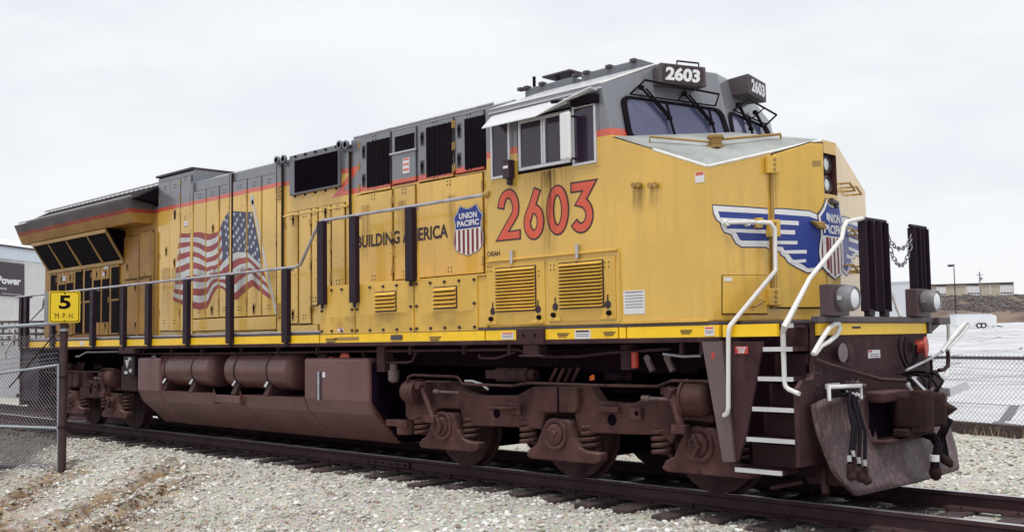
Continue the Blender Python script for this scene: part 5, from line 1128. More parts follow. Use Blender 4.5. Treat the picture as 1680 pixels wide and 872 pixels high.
b = MB(); b.tube([xz(890, 585, -1.3), xz(950, 584, -1.3), xz(1000, 578, -1.3), xz(1100, 572, -1.3)], .016, 8); b.build('train_pipe', M['brown'], LO, smooth=45)
b = MB(); b.tube([xz(593, 575), xz(602, 592), xz(612, 595), xz(668, 594), xz(676, 592), xz(683, 578)], .016, 8); b.build('train_pipe', M['brown'], LO, smooth=45)
b = MB(); b.tube([xz(125, 584), xz(130, 584), xz(142, 577), xz(195, 576)], .02, 8); b.build('train_pipe', M['rail_tube'], LO, smooth=45)
b = MB(); b.tube([xz(1088, 580, -1.35), xz(1120, 584, -1.35), xz(1150, 583, -1.35)], .014, 8); b.build('train_pipe', M['rail_tube'], LO, smooth=45)
for px in (237, 283, 333, 397, 458, 522, 675, 763, 838, 1120, 1153):
    x = xz(px, 572).x; b = MB(); b.box(x-.02, x+.02, -1.43, -1.38, 1.40, 1.52); b.build('pipe_hanger', M['brown'], LO)
b = MB(); x = xz(629, 580).x; b.box(x-.08, x+.08, -1.45, -1.3, 1.18, 1.52); b.build('frame_bracket', M['brown'], LO, bev=.008)
p = xz(644, 612); b = MB(); b.lathe((p.x, -1.38, p.z-.12), (0, 0, 1), [(0, .03), (.03, .07), (.16, .075), (.16, .05), (.24, .05)], 16); b.build('air_filter', M['pipe'], LO, smooth=40)
p = xz(1034, 585, -1.2); b = MB(); b.cyl((p.x, -1.2, p.z-.13), (p.x, -1.2, p.z+.13), .10, 16); b.build('air_filter', M['brown'], LO, smooth=40)
p = xz(1042, 590, -1.3); b = MB(); b.cyl((p.x, -1.3, p.z-.08), (p.x, -1.3, p.z+.08), .04, 12); b.build('extinguisher', M['redp'], LO, smooth=40)
b = MB(); p = xz(968, 618, -1.2); 
for k in range(3): b.tube([p+Vector((.015*k, 0, .01*k)), p+Vector((.03+.01*k, 0, -.01+.015*k)), p+Vector((.0+.025*k, 0, -.03))], .011, 6)
b.build('orange_tie', mat('orange_cord', (.85, .16, .04), .6), LO)
b = MB(); b.tube([xz(763, 624, -1.2), xz(775, 624, -1.2), xz(790, 629, -1.2), xz(801, 638, -1.2)], .014, 6); b.build('white_hose', M['whitep'], LO, smooth=60)
for px, py in ((1063, 587), (1096, 587)):
    p = xz(px, py, -1.25); b = MB(); b.lathe(p, (.3, -1, 0), [(0, .035), (.03, .035), (.03, .02)], 12); b.tube([p-Vector((0, 0, .02)), p-Vector((-.06, 0, .13))], .035, 8); b.build('valve', M['pipe'], LO, smooth=35)
b = MB(); b.box(-6.3, -.9, -1.0, -.6, 1.25, 1.5); b.tube([xz(930, 605, -.95), xz(1150, 604, -.95)], .05, 10); b.tube([xz(680, 596, -.95), xz(930, 594, -.95)], .03, 10); b.tube([xz(760, 575, -1.1), xz(1090, 571, -1.1)], .02, 8); b.build('cable_trunk', M['under'], LO)
# --- handrail and stanchions along the walkway
ZL, ZU = 2.50, 3.00
def rz(px, py): return aty(px, py, -1.52)
path = [rz(27, 487), rz(110, 478.5), rz(204, 467.5), rz(308, 457), rz(425, 444.5)]; ZL = sum(p.z for p in path)/len(path)
ups = [rz(530, 362), rz(672, 338), rz(790, 321)]; ZU = sum(p.z for p in ups)/3
x0 = rz(40, 487).x-.5; xk, xk2 = rz(492, 436).x, rz(524, 363).x; xe = rz(797, 320).x
b = MB(); b.tube([(x0, -1.52, ZL-.0), (xk-.08, -1.52, ZL), (xk+.02, -1.52, ZL+.03), (xk2-.03, -1.52, ZU-.05), (xk2+.05, -1.52, ZU), (xe+.04, -1.52, ZU)], .022, 10); b.build('handrail', M['rail_tube'], LO, smooth=50)
b = MB(); b.lathe((xe-.03, -1.52, ZU), (1, 0, 0), [(0, .035), (.05, .05), (.11, .04)], 10); b.build('rail_socket', M['yeld'], LO)
for px, zb0, zt0 in ((37, 1.515, ZL), (45, 1.515, ZL), (88, 1.515, ZL), (154, 1.515, ZL), (204, 1.515, ZL), (245, 1.515, ZL), (308, 1.515, ZL), (378.5, 1.515, ZL), (471, 1.515, ZL), (530, 2.02, ZU), (583, 2.02, ZU), (676, 2.24, ZU)):
    p = aty(px, 500, -1.56); st = chan('stanchion', p.x, -1.575, zb0, zt0-.02, w=.075, d=.14, rot=math.pi, tap=.06)
    b = MB(); b.box(p.x-.05, p.x+.05, -1.56, -1.48, zt0-.05, zt0-.012); b.build('rail_clamp', M['rail_tube'], st)
# rear end
b = MB(); b.box(-18.32, -18.25, -1.5, 1.5, .35, 1.72); b.build('rear_plate', M['brown'], LO, bev=.01)
b = MB(); b.tube([aty(45, 530, -1.2), aty(70, 505, -1.2), aty(72, 490, -1.2), aty(77, 487, -1.2)], .02, 8); b.build('rear_handrail', M['white'], LO, smooth=60)
b = MB(); b.box(-18.25, -17.3, -1.48, -1.1, .45, 1.5); b.build('rear_steps', M['post'], LO, bev=.01)

# pilot plate clutter: bolts, slots, looped cables
b = MB()
for px, py in ((1339, 613), (1344, 614), (1340, 632), (1338, 645), (1352, 576), (1357, 580), (1517, 600), (1520, 598), (1522, 616), (1525, 627), (1383, 629), (1356, 668), (1350, 600), (1470, 600), (1473, 612), (1400, 640), (1405, 655), (1440, 606)):
    p = atx(px, py, -.008); b.lathe((-.012, p.y, p.z), (1, 0, 0), [(0, .016), (.014, .014)], 6)
b.build('plate_bolts', M['ink'], LO, kind='stuff')
for a in ((1322, 597, 1328, 612), (1526, 588, 1531, 618)):
    p0, p1 = atx(a[0], a[1], -.008), atx(a[2], a[3], -.008); b = MB(); b.box(-.012, -.006, p0.y, p1.y, p1.z, p0.z); b.build('plate_slot', M['dark'], LO, bev=.0)
for k in range(5):
    p0 = atx(1478+6*k, 612-k, .05); p1 = atx(1505+4*k, 650, .25); m_ = (p0+p1)/2+Vector((.10+.03*k, 0, -.02+.05*(k % 3))); b = MB(); b.tube([p0, p0.lerp(m_, .6)+Vector((.03, .02, .03)), m_, m_.lerp(p1, .6)+Vector((.03, 0, -.02)), p1], .014, 6); b.build('cable', M['black'], LO, smooth=60)
for k in range(3):
    p0 = atx(1388+9*k, 628, .03); b = MB(); b.lathe(p0, (1, 0, -.3), [(0, .03), (.05, .028), (.05, .018), (.09, .018)], 10); b.build('hose_valve', M['pipe'], LO, smooth=40)
b = MB(); b.tube([aty(9, 592, -1.5), aty(9, 576, -1.5), aty(22, 556, -1.5), aty(24, 538, -1.5)], .022, 8); b.build('rear_handrail', M['white'], LO, smooth=60)
# ================================================================== SURROUNDINGS
def far(px, py, D): return CAMP+ray(px, py)*D
_T = np.geomspace(1., 1200., 900)
def gpt(px, py):
    d = ray(px, py); X = CAMP.x+d.x*_T; Y = CAMP.y+d.y*_T; Zr = CAMP.z+d.z*_T; k = np.nonzero(Zr < gz(X, Y))[0]
    return CAMP+d*float(_T[k[0]] if len(k) else _T[-1])
def gzz(x, y): return float(gz(np.array([x]), np.array([y]))[0])
# ---- sign post, speed sign and fence at the left
PP = aty(102.5, 700, -3.0); zg = gzz(PP.x, PP.y)
FN = empty('chain_link_fence', (PP.x, PP.y, zg)); tag(FN, 'galvanised chain link fence with brown sign post in front of the locomotive rear', 'fence')
zt = aty(102, 484, -3.0).z
b = MB(); b.cyl((PP.x, PP.y, zg-.1), (PP.x, PP.y, zt), .062, 18); b.build('post', mat('rusty_post', (.055, .026, .03), .6, var=.35, vs=6, spots=.6, sc=(.16, .07, .03)), FN, smooth=40)
for py, m_ in ((541, 'galv'), (618, 'rust'), (700, 'rust')):
    z = aty(102, py, -3.0).z; b = MB(); b.cyl((PP.x, PP.y, z-.02), (PP.x, PP.y, z+.02), .072, 18); b.build('post_band', M[m_], FN, smooth=40)
D0 = (PP-CAMP).dot(CF)
def fp(px, py): return far(px, py, D0*(1+(97-px)*.00037))
def ftube(a, c, r, name, m='galv', k=1.0):
    pa, pc = fp(*a), fp(*c); b = MB(); b.tube([pc+(pa-pc)*3.2, pc], r, 8); b.build(name, M[m], FN, smooth=50)
ftube((0, 536), (96, 530), .028, 'top_rail'); ftube((0, 612), (94, 598.5), .022, 'gate_rail'); ftube((0, 698.5), (94, 701.5), .022, 'bottom_rail')
b = MB(); b.tube([fp(95.5, 596), fp(95.5, 772)], .02, 8); b.build('gate_stile', M['galv'], FN, smooth=50)
b = MB(); b.tube([fp(94, 543), fp(15, 635)], .012, 6); b.build('brace_rod', M['rust'], FN)
for a, c in (((0, 590), (95, 578)), ((0, 598), (95, 586)), ((0, 606), (95, 592))):
    b = MB(); pa, pc = fp(*a), fp(*c); b.tube([pc+(pa-pc)*3.2, pc], .005, 4); b.build('strand_wire', M['wire'], FN)
def chainlink(o, u, v, wu, wv, pitch, r, name, parent):
    b = MB(); n = int((wu+wv)/pitch); k = v.length and 1
    U, Vv = u.normalized(), v.normalized(); nrm = U.cross(Vv)
    for s in (1, -1):
        for i in range(-int(wv/pitch)-1, int(wu/pitch)+2):
            a0 = i*pitch; t0, t1 = 0., wv; f = lambda t: (a0+t if s > 0 else a0+wv-t)
            ts = [t for t in (0, wv)]; lo, hi = 0., wv
            if s > 0: lo, hi = max(0, -a0), min(wv, wu-a0)
            else: lo, hi = max(0, a0+wv-wu), min(wv, a0+wv)
            if hi-lo < .02: continue
            p, q = o+U*f(lo)+Vv*lo+nrm*.003*s, o+U*f(hi)+Vv*hi+nrm*.003*s; b.tube([p, q], r, 3)
    ob = b.build(name, M['wire'], parent, kind='stuff'); return ob
o0 = fp(95, 770); u0 = fp(-140, 770)-o0; v0 = Vector((0, 0, 1))
chainlink(o0, u0, v0, u0.length, 2.18, .072, .0030, 'wire_mesh', FN)
# speed sign
SG = empty('speed_sign', PP); SG.location.z = aty(105, 503, -3.1).z; WL[SG.name] = SG.location.copy(); tag(SG, 'small yellow 5 M.P.H. speed sign on the brown fence post', 'sign')
nS = (CAMP-PP); nS.z = 0; nS.normalize(); rS = Vector((-nS.y, nS.x, 0)); c0 = atp(106, 503, PP+nS*.10, nS)
def sg(u, v, l=0): return c0+rS*u+Vector((0, 0, v))+nS*l
hw, hh = .232, .255
def rrect(hw, hh, r, l): return [sg(sx*(hw-r)+r*math.cos(t), sy*(hh-r)+r*math.sin(t), l) for sx, sy, t0 in ((1, 1, 0), (-1, 1, 90), (-1, -1, 180), (1, -1, 270)) for t in [rad(t0+k*22.5) for k in range(5)]]
b = MB(); b.prism(rrect(hw, hh, .04, -.006), nS*.006); b.build('plate', M['signy'], SG)
b = MB(); b.poly(rrect(hw*.93, hh*.94, .035, .002)); b.build('border', M['black'], SG); b = MB(); b.poly(rrect(hw*.88, hh*.895, .03, .0035)); b.build('face', M['signy'], SG)
fit_text('5', sg(-.085, .185, .005), sg(.09, .185, .005), sg(-.085, -.035, .005), M['black'], SG, .03); fit_text('M. P. H.', sg(-.14, -.10, .005), sg(.14, -.10, .005), sg(-.14, -.185, .005), M['black'], SG, .0)
b = MB()
for v_ in (.215, -.225): b.lathe(sg(0, v_, .004), nS, [(0, .012), (.006, .01)], 8)
b.build('sign_bolts', M['black'], SG)
b = MB(); b.prism([sg(-.30, -.24, -.10), sg(-.18, -.24, -.10), sg(-.18, .25, -.10), sg(-.30, .25, -.10)], nS*.008); s2 = tag(b.build('sign_plate', mat('sign_back', (.33, .34, .38), .5, metal=.4)), 'bare grey sign back behind the yellow speed sign', 'sign')
# ---- white building behind the rear end
def bw(px, z): 
    D = 1/(.016667-1.454e-5*px); p = far(px, 500, D); return Vector((p.x, p.y, z))
BL = empty('workshop_building', bw(20, 0)); tag(BL, 'white corrugated workshop building with dark company signboard behind the locomotive', 'building')
wl, wr = bw(-260, 0), bw(260, 0); dv = (wr-wl).normalized(); nB = Vector((dv.y, -dv.x, 0)); zw = 6.75
if nB.dot(CAMP-wl) < 0: nB = -nB
cream = mat('corrugated_wall', (.70, .69, .68), .6, var=.08); roofm = mat('pale_roof', (.62, .68, .74), .5, var=.06)
b = MB(); b.prism([wl+Vector((0, 0, -1.5)), wr+Vector((0, 0, -1.5)), wr+Vector((0, 0, zw)), wl+Vector((0, 0, zw))], -nB*14); b.build('wall', cream, BL)
b = MB(); L_ = (wr-wl).length; n = int(L_/.19)
for i in range(n):
    p = wl+dv*(i*.19); b.prism([p+nB*.0, p+dv*.09, p+dv*.07+nB*.035, p+dv*.02+nB*.035], Vector((0, 0, zw)))
b.build('wall_ribs', cream, BL, kind='stuff')
b = MB(); z0, z1 = zw, zw+.72; b.prism([wl+Vector((0, 0, z0))+nB*.15, wr+Vector((0, 0, z0))+nB*.15, wr+Vector((0, 0, z1))+nB*.05, wl+Vector((0, 0, z1))+nB*.05], -nB*.2); b.build('eaves_fascia', roofm, BL)
b = MB(); b.prism([wl+Vector((0, 0, z1))+nB*.2, wr+Vector((0, 0, z1))+nB*.2, wr+Vector((0, 0, z1+.10))+nB*.2, wl+Vector((0, 0, z1+.10))+nB*.2], -nB*.3); b.build('gutter', M['dgrey'], BL)
b = MB(); b.prism([wl+Vector((0, 0, z1+.1))+nB*.1, wr+Vector((0, 0, z1+.1))+nB*.1, wr+Vector((0, 0, z1+1.4))-nB*6, wl+Vector((0, 0, z1+1.4))-nB*6], -nB*2); b.build('roof', mat('white_roof', (.76, .78, .80), .6, var=.05), BL)
def bs(px, py): return atp(px, py, wl+nB*.06, nB)
t0, t1, t2 = bs(39, 433), bs(39, 487), bs(-120, 422)
lx = (t2-t0).dot(dv); b = MB(); b.prism([t0, t1, t1+dv*lx, t0+dv*lx], nB*.05); sb = b.build('signboard', mat('sign_dark', (.055, .034, .055), .5), BL)
def sx(u, z): return t0-dv*u+nB*.06+Vector((0, 0, z-t0.z))
zA_, zB_ = bs(30, 455).z, bs(30, 467).z; u0_ = (t0-bs(33, 460)).dot(dv); wN = 4.3
fit_text('MotivePower', sx(u0_+wN, zA_), sx(u0_, zA_), sx(u0_+wN, zB_-.02), M['whitep'], sb, .04)
u1_ = (t0-bs(10, 473)).dot(dv); fit_text('A Wabtec Company', sx(u1_+3.2, bs(5, 470).z), sx(u1_, bs(5, 470).z), sx(u1_+3.2, bs(5, 476).z), M['whitep'], sb, .0)
u2_ = (t0-bs(33, 483)).dot(dv); fit_text('ISO 9001 Registered Company', sx(u2_+1.7, bs(20, 481).z), sx(u2_, bs(20, 481).z), sx(u2_+1.7, bs(20, 484).z), M['whitep'], sb, .0)
# ---- stacked wrapped parts beside the building
pal = mat('wrapped_white', (.68, .67, .66), .7, var=.2, vs=5); dw = mat('dark_dunnage', (.05, .03, .035), .8)
for k, (px, lab) in enumerate(((14, 'stack of white wrapped parts on dark dunnage at the left edge'), (58, 'stack of white wrapped parts seen between the rear stanchions'), (86, 'stack of white wrapped parts mostly hidden behind the speed sign'))):
    c = far(px, 560, 40); zc = far(px, 566, 40).z; S = empty('parts_stack', (c.x, c.y, zc)); tag(S, lab, 'stack', 'stacked parts in the yard')
    rr_ = Vector((CR.x, CR.y, 0)).normalized(); dd = Vector((-rr_.y, rr_.x, 0)); rw = 4
    for r_ in range(rw):
        for q_ in range(4):
            p = Vector((c.x, c.y, zc))+rr_*((q_-1.5)*.26+random.uniform(-.04, .04))+Vector((0, 0, r_*.24)); w_ = random.uniform(.08, .115); h_ = random.uniform(.13, .18); b = MB()
            b.prism([p-rr_*w_, p+rr_*w_, p+rr_*w_+dd*.5, p-rr_*w_+dd*.5], (0, 0, h_)); b.build('bundle', pal, S, bev=.03)
        p = Vector((c.x, c.y, zc+r_*.24+.18)); b = MB(); b.prism([p-rr_*.55-dd*.05, p+rr_*.55-dd*.05, p+rr_*.55+dd*.5, p-rr_*.55+dd*.5], (0, 0, .05)); b.build('dunnage_board', dw, S)
    b = MB(); g0 = gzz(c.x, c.y)-.3; p = Vector((c.x, c.y, g0)); b.prism([p-rr_*.6-dd*.05, p+rr_*.6-dd*.05, p+rr_*.6+dd*.6, p-rr_*.6+dd*.6], (0, 0, zc-g0)); b.build('plinth', mat('plinth_%d' % k, (.42, .43, .46), .8), S)
# ---- yard beyond the track: kerb beam, fence, lot markings
F0, F1 = atz(1560, 706, -.36), atz(1680, 716, -.36); fd = (F1-F0); fd.z = 0; fd.normalize(); fn = Vector((fd.y, -fd.x, 0))
K0, K1 = F0-fd*9, F0+fd*9
KB = []
for k in range(6):
    a = K0+fd*3*k; b = MB(); c_ = a+fd*2.985
    b.prism([a-fn*.09+Vector((0, 0, -.1)), c_-fn*.09+Vector((0, 0, -.1)), c_+fn*.09+Vector((0, 0, -.1)), a+fn*.09+Vector((0, 0, -.1))], (0, 0, .30))
    if k == 0: EB = empty('kerb_edging', (K0.x, K0.y, -.4)); tag(EB, 'dark timber edging along the foot of the yard fence', 'kerb')
    b.build('timber', M['wood'], EB, bev=.012)
RF = empty('yard_fence', (F0.x, F0.y, -.4)); tag(RF, 'low chain link fence with dark top rail at the edge of the yard', 'fence')
ztop = atp(1610, 587, F0+fn*-.0, fn).z
o_ = K0-fn*.25; o_.z = -.34
b = MB(); b.tube([Vector((o_.x, o_.y, ztop)), Vector((o_.x, o_.y, ztop))+fd*18], .032, 8); b.build('top_rail', mat('dark_rail', (.07, .055, .07), .5), RF, smooth=50)
for k in range(7):
    p = o_+fd*3*k
    if 2 < k < 5: continue
    b = MB(); b.cyl(p, (p.x, p.y, ztop), .03, 10); b.build('post', M['galv'], RF, smooth=40)
chainlink(o_, fd, Vector((0, 0, 1)), 18, ztop+.40, .095, .0036, 'wire_mesh', RF)
ym = mat('faded_yellow_line', (.62, .56, .36), .8, var=.3, vs=3)
def lotline(a, c, w, name='lot_marking', lab=None):
    pa, pc = gpt(*a), gpt(*c); d = (pc-pa).normalized(); s = Vector((-d.y, d.x, 0))*w/2; b = MB(); n = 14
    vs = []
    for i in range(n+1):
        p = pa.lerp(pc, i/n)
        for q in (p-s, p+s): vs.append((q.x, q.y, gzz(q.x, q.y)+.012))
    b.add(vs, [(2*i, 2*i+2, 2*i+3, 2*i+1) for i in range(n)]); o = b.build(name, ym); o['kind'] = 'structure'; return o
lotline((1560, 632), (1720, 630), .14); lotline((1545, 566), (1720, 566), .2)
tar = mat('tar_seal', (.10, .095, .105), .8)
ym = tar
lotline((1540, 553), (1720, 555), .25); lotline((1540, 577), (1720, 581), .10); lotline((1548, 613), (1720, 620), .06)
# ---- hillside with scrub, warehouse on top
hv, hq = [], []; xs_ = list(range(1380, 2000, 12)); rows = ((519, 186), (512, 205), (503, 240), (494, 290), (487, 350), (484.5, 400), (484, 900))
for j, (py, D) in enumerate(rows):
    for i, px in enumerate(xs_):
        p = far(px, py+(0 if j in (0, 6) else 1.2*math.sin(px*.07+j*2)), D+6*math.sin(px*.05+j)); p.z -= (2.0 if j == 0 else 0); hv.append(tuple(p))
n = len(xs_)
for j in range(len(rows)-1):
    for i in range(n-1): a = j*n+i; hq.append((a, a+1, a+n+1, a+n))
hm = mat('dry_hillside', (.2, .15, .11), .95, var=.3, vs=.06, colf=lambda nt, pos: mixc(nt, ramp(nt, noise(nt, pos, .11, detail=6), .4, .6), (.075, .045, .038), (.19, .14, .105)), fine=.0)
b = MB(); b.add(hv, hq); hl = b.build('hillside', hm, smooth=60); hl['kind'] = 'structure'
def hz(px, t):
    j = min(int(t*4), 3); k = t*4-j; a, c = rows[j+1], rows[min(j+2, 5)]; return far(px, a[0]+(c[0]-a[0])*k, a[1]+(c[1]-a[1])*k)
bm1 = mat('sagebrush', (.17, .15, .145), .95, var=.45, vs=.5, fine=0); b = MB()
ico = None
def icos():
    t = (1+5**.5)/2; v = [(-1, t, 0), (1, t, 0), (-1, -t, 0), (1, -t, 0), (0, -1, t), (0, 1, t), (0, -1, -t), (0, 1, -t), (t, 0, -1), (t, 0, 1), (-t, 0, -1), (-t, 0, 1)]
    f = [(0, 11, 5), (0, 5, 1), (0, 1, 7), (0, 7, 10), (0, 10, 11), (1, 5, 9), (5, 11, 4), (11, 10, 2), (10, 7, 6), (7, 1, 8), (3, 9, 4), (3, 4, 2), (3, 2, 6), (3, 6, 8), (3, 8, 9), (4, 9, 5), (2, 4, 11), (6, 2, 10), (8, 6, 7), (9, 8, 1)]
    return np.array(v)/math.sqrt(1+t*t), np.array(f)
IV, IF = icos()
def scatter_mesh(name, P, S, material, sq=.6, seedless=False, smooth=True):
    """many small stones or tufts as one mesh: P (n,3) centres, S (n,) radii"""
    n = len(P); r = RNG.normal(size=(n, 3, 3)); q, _ = np.linalg.qr(r); an = np.stack([RNG.uniform(.8, 1.3, n), RNG.uniform(.7, 1.1, n), RNG.uniform(sq, sq+.3, n)], 1)
    ax = RNG.uniform(0, 2*np.pi, n); tl = RNG.normal(0, .25, (n, 2)); cz, sz = np.cos(ax), np.sin(ax)
    loc = IV[None]*(1+RNG.uniform(-.22, .22, (n, 12, 1)))*an[:, None, :]*S[:, None, None]
    X = loc[..., 0]*cz[:, None]-loc[..., 1]*sz[:, None]; Y = loc[..., 0]*sz[:, None]+loc[..., 1]*cz[:, None]; Z = loc[..., 2]+X*tl[:, :1]+Y*tl[:, 1:]
    V = np.stack([X, Y, Z], -1)+P[:, None, :]; F = IF[None]+12*np.arange(n)[:, None, None]
    me = bpy.data.meshes.new(name); nv, nf = n*12, n*20; me.vertices.add(nv); me.vertices.foreach_set('co', V.reshape(-1)); me.loops.add(nf*3); me.loops.foreach_set('vertex_index', F.reshape(-1).astype(np.int32)); me.polygons.add(nf)
    me.polygons.foreach_set('loop_start', np.arange(0, nf*3, 3, dtype=np.int32)); me.update(calc_edges=True); me.materials.append(material)
    if smooth: me.shade_smooth()
    o = bpy.data.objects.new(name, me); COL.objects.link(o); return o
P_, S_ = [], []
for i in range(1900):
    px = random.uniform(1500, 1800); t = random.uniform(.0, .97); p = hz(px, t); R = random.uniform(.3, .95)
    if math.sin(px*.06+t*9)+random.uniform(-1.2, 1.2) < -.5: continue
    for k in range(9): P_.append((p.x+random.gauss(0, R*.6), p.y+random.gauss(0, R*.6), p.z+random.uniform(0, R*.8))); S_.append(random.uniform(.12, .34)*R)
o = scatter_mesh('hillside_scrub', np.array(P_), np.array(S_), bm1, smooth=False); o['kind'] = 'stuff'; o['label'] = 'grey sagebrush scrub covering the brown hillside'
wh0, wh1 = far(1470, 485, 385), far(1664, 485, 372); ud = (wh1-wh0); ud.z = 0; wlen = ud.length; ud.normalize(); wn = Vector((ud.y, -ud.x, 0)); wz = min(wh0.z, wh1.z)-1.5
if wn.dot(CAMP-wh0) < 0: wn = -wn
WH = empty('warehouse', ((wh0.x+wh1.x)/2, (wh0.y+wh1.y)/2, wz)); tag(WH, 'long beige metal warehouse with white roller doors on the hill top', 'building')
b = MB(); z1 = far(1600, 466.5, 378).z; g = Vector((wh0.x, wh0.y, wz)); b.prism([g, g+ud*wlen, g+ud*wlen-wn*20, g-wn*20], (0, 0, z1-wz)); b.build('wall', mat('beige_wall', (.50, .46, .36), .8, var=.06, vs=.1), WH)
b = MB(); g2 = g+Vector((0, 0, z1-wz)); b.prism([g2+wn*.4, g2+wn*.4+ud*wlen, g2+Vector((0, 0, .45))+wn*.4+ud*wlen, g2+Vector((0, 0, .45))+wn*.4], -wn*21); b.build('roof', M['dgrey'], WH)
def onw(px, py): p = atp(px, py, g, wn); return p
for a, c, y0, y1 in ((1536, 1552, 470, 485), (1586, 1607.5, 468.5, 484), (1640.5, 1662, 467, 483.5)):
    p0, p1, q0, q1 = onw(a, y0), onw(c, y0), onw(c, y1), onw(a, y1); b = MB(); b.prism([p0, p1, q0, q1], wn*.15); d = b.build('roller_door', M['whitep'], WH)
    b = MB(); b.prism([p0+Vector((0, 0, .25)), p1+Vector((0, 0, .25)), p1, p0], wn*.25); b.build('lintel', M['dgrey'], WH)
    for k in range(4):
        t0_, t1_ = .06+k*.235, .06+k*.235+.18; f0 = lambda t, v: (p0*(1-t)+p1*t)*(1-v)+(q1*(1-t)+q0*t)*v
        b = MB(); b.prism([f0(t0_, .74), f0(t1_, .74), f0(t1_, .86), f0(t0_, .86)], wn*.2); b.build('door_window', M['ink'], d)
for px in (1624, 1583): 
    p0, p1 = onw(px, 466), onw(px, 485); b = MB(); b.prism([p0, p0+ud*.25, p1+ud*.25, p1], wn*.12); b.build('downpipe', M['whitep'], WH)
# grey building nearer, behind the front platform
g0, g1 = far(1395, 540, 96), far(1497, 540, 92); gu = (g1-g0); gu.z = 0; gl = gu.length; gu.normalize(); gn = Vector((gu.y, -gu.x, 0)); zg_ = -1.
if gn.dot(CAMP-g0) < 0: gn = -gn
gd_ = ray(1490, 540); gd_ = Vector((gd_.x, gd_.y, 0)).normalized()
GB = empty('grey_building', (g0.x, g0.y, 0)); tag(GB, 'plain pale grey building behind the front platform stanchions', 'building')
b = MB(); g = Vector((g0.x, g0.y, zg_)); zr = far(1475, 463.5, 93).z; b.prism([g, g+gu*gl, g+gu*gl+gd_*25, g+gd_*25], (0, 0, zr-zg_)); b.build('wall', mat('pale_grey_wall', (.58, .60, .64), .7, var=.05, vs=.2), GB)
b = MB(); g2 = Vector((g0.x, g0.y, zr)); b.prism([g2+gn*.06, g2+gn*.06+gu*gl, g2+gn*.06+gu*gl+Vector((0, 0, .12)), g2+gn*.06+Vector((0, 0, .12))], gd_*25); b.build('parapet', M['alu'], GB)
def ong(px, py): return atp(px, py, g, gn)
for a, c, y0, y1 in ((1475, 1479, 514, 520), (1469, 1472, 504.5, 506.5), (1432, 1436, 500, 515)):
    b = MB(); b.prism([ong(a, y0), ong(c, y0), ong(c, y1), ong(a, y1)], gn*.06); b.build('window', M['ink'], GB)
# trailer
tp = gpt(1608, 538); Dt = (tp-CAMP).dot(CF); sc_ = Dt/1689.; tu = Vector((CR.x, CR.y, 0)).normalized(); tn = Vector((tu.y, -tu.x, 0)); 
if tn.dot(CAMP-tp) < 0: tn = -tn
TL = empty('cargo_trailer', tp); tag(TL, 'white enclosed cargo trailer with two wheels parked in the yard', 'trailer')
w0, w1, zb_, zt2 = (1570-1608)*sc_, (1636-1608)*sc_, 3.2*sc_, 22.5*sc_
def tpt(u, z, d=0): return tp+tu*u+Vector((0, 0, z))+tn*d
b = MB(); b.prism([tpt(w0, zb_), tpt(w1, zb_), tpt(w1, zt2-.2), tpt(w1-.6, zt2), tpt(w0, zt2)], -tn*2.2); b.build('body', mat('trailer_white', (.74, .75, .78), .4, var=.04), TL, bev=.05)
b = MB(); b.prism([tpt(w0, zt2), tpt(w1-.7, zt2), tpt(w1-.7, zt2+.12), tpt(w0, zt2+.12)], -tn*2.2); b.build('roof_trim', M['alu'], TL)
b = MB(); b.prism([tpt(-.9*7*sc_, zb_-.02, .02), tpt(1.6*7*sc_, zb_-.02, .02), tpt(1.3*7*sc_, zb_+.45, .02), tpt(-.6*7*sc_, zb_+.45, .02)], tn*.12); b.build('mudguard', M['black'], TL)
for u in (-2.5*sc_, 4.8*sc_):
    b = MB(); p = tpt(u, .36, .10); b.lathe(p, tn, [(0, .37), (.12, .37), (.13, .3), (.10, .22)], 20); wh = b.build('wheel', M['black'], TL, smooth=40)
    b = MB(); b.lathe(p+tn*.10, tn, [(0, .22), (.05, .2), (.05, .08)], 16); b.build('rim', M['whitep'], wh, smooth=40)
b = MB(); b.tube([tpt(w1, zb_+.1, -1), tpt(w1+1.2, zb_-.1, -1)], .07, 6); b.tube([tpt(21*sc_, zb_, .02), tpt(22*sc_, .1, .02)], .06, 6); b.build('tow_bar', M['black'], TL)
# lamp post and utility pole
lp = gpt(1569.5, 536); Dl = (lp-CAMP).dot(CF); LPT = empty('lamp_post', lp); tag(LPT, 'dark metal lamp post with one shoebox lamp in the yard', 'lamp post')
tz = far(1567, 433, Dl); hgt = tz.z-lp.z; r0 = 1.0*Dl/1689
b = MB(); b.tube([lp, lp+Vector((0, 0, hgt*.5)), lp+Vector((0, 0, hgt))], [r0, r0*.85, r0*.7], 10); b.build('pole', M['post'], LPT, smooth=40)
b = MB(); a = lp+Vector((0, 0, hgt)); b.prism([a-tu*.0+Vector((0, 0, -.02)), a-tu*1.0+Vector((0, 0, -.05)), a-tu*1.0+Vector((0, 0, -.35)), a-tu*.35+Vector((0, 0, -.35)), a+Vector((0, 0, -.15))], tn*.35); b.build('lamp_head', M['post'], LPT, bev=.04)
b = MB(); p = lp+Vector((0, 0, .5)); b.box(p.x-.25, p.x+.25, p.y-.25, p.y+.25, lp.z-.3, lp.z+.6); b.build('footing', M['galv'], LPT, bev=.03)
up_ = hz(1609, .55); Du = (up_-CAMP).dot(CF); UP = empty('utility_pole', up_); tag(UP, 'thin wooden utility pole in front of the hill top warehouse', 'pole')
hgt = far(1607, 445, Du).z-up_.z; b = MB(); b.tube([up_-Vector((0, 0, 1)), up_+Vector((0, 0, hgt))], [.28, .16], 8); b.build('pole', mat('grey_wood', (.30, .28, .28), .8), UP, smooth=40)
b = MB(); p = up_+Vector((0, 0, hgt*.88)); b.prism([p-tu*.9, p+tu*.9, p+tu*.9+Vector((0, 0, .2)), p-tu*.9+Vector((0, 0, .2))], tn*.3); b.build('crossarm', M['galv'], UP)
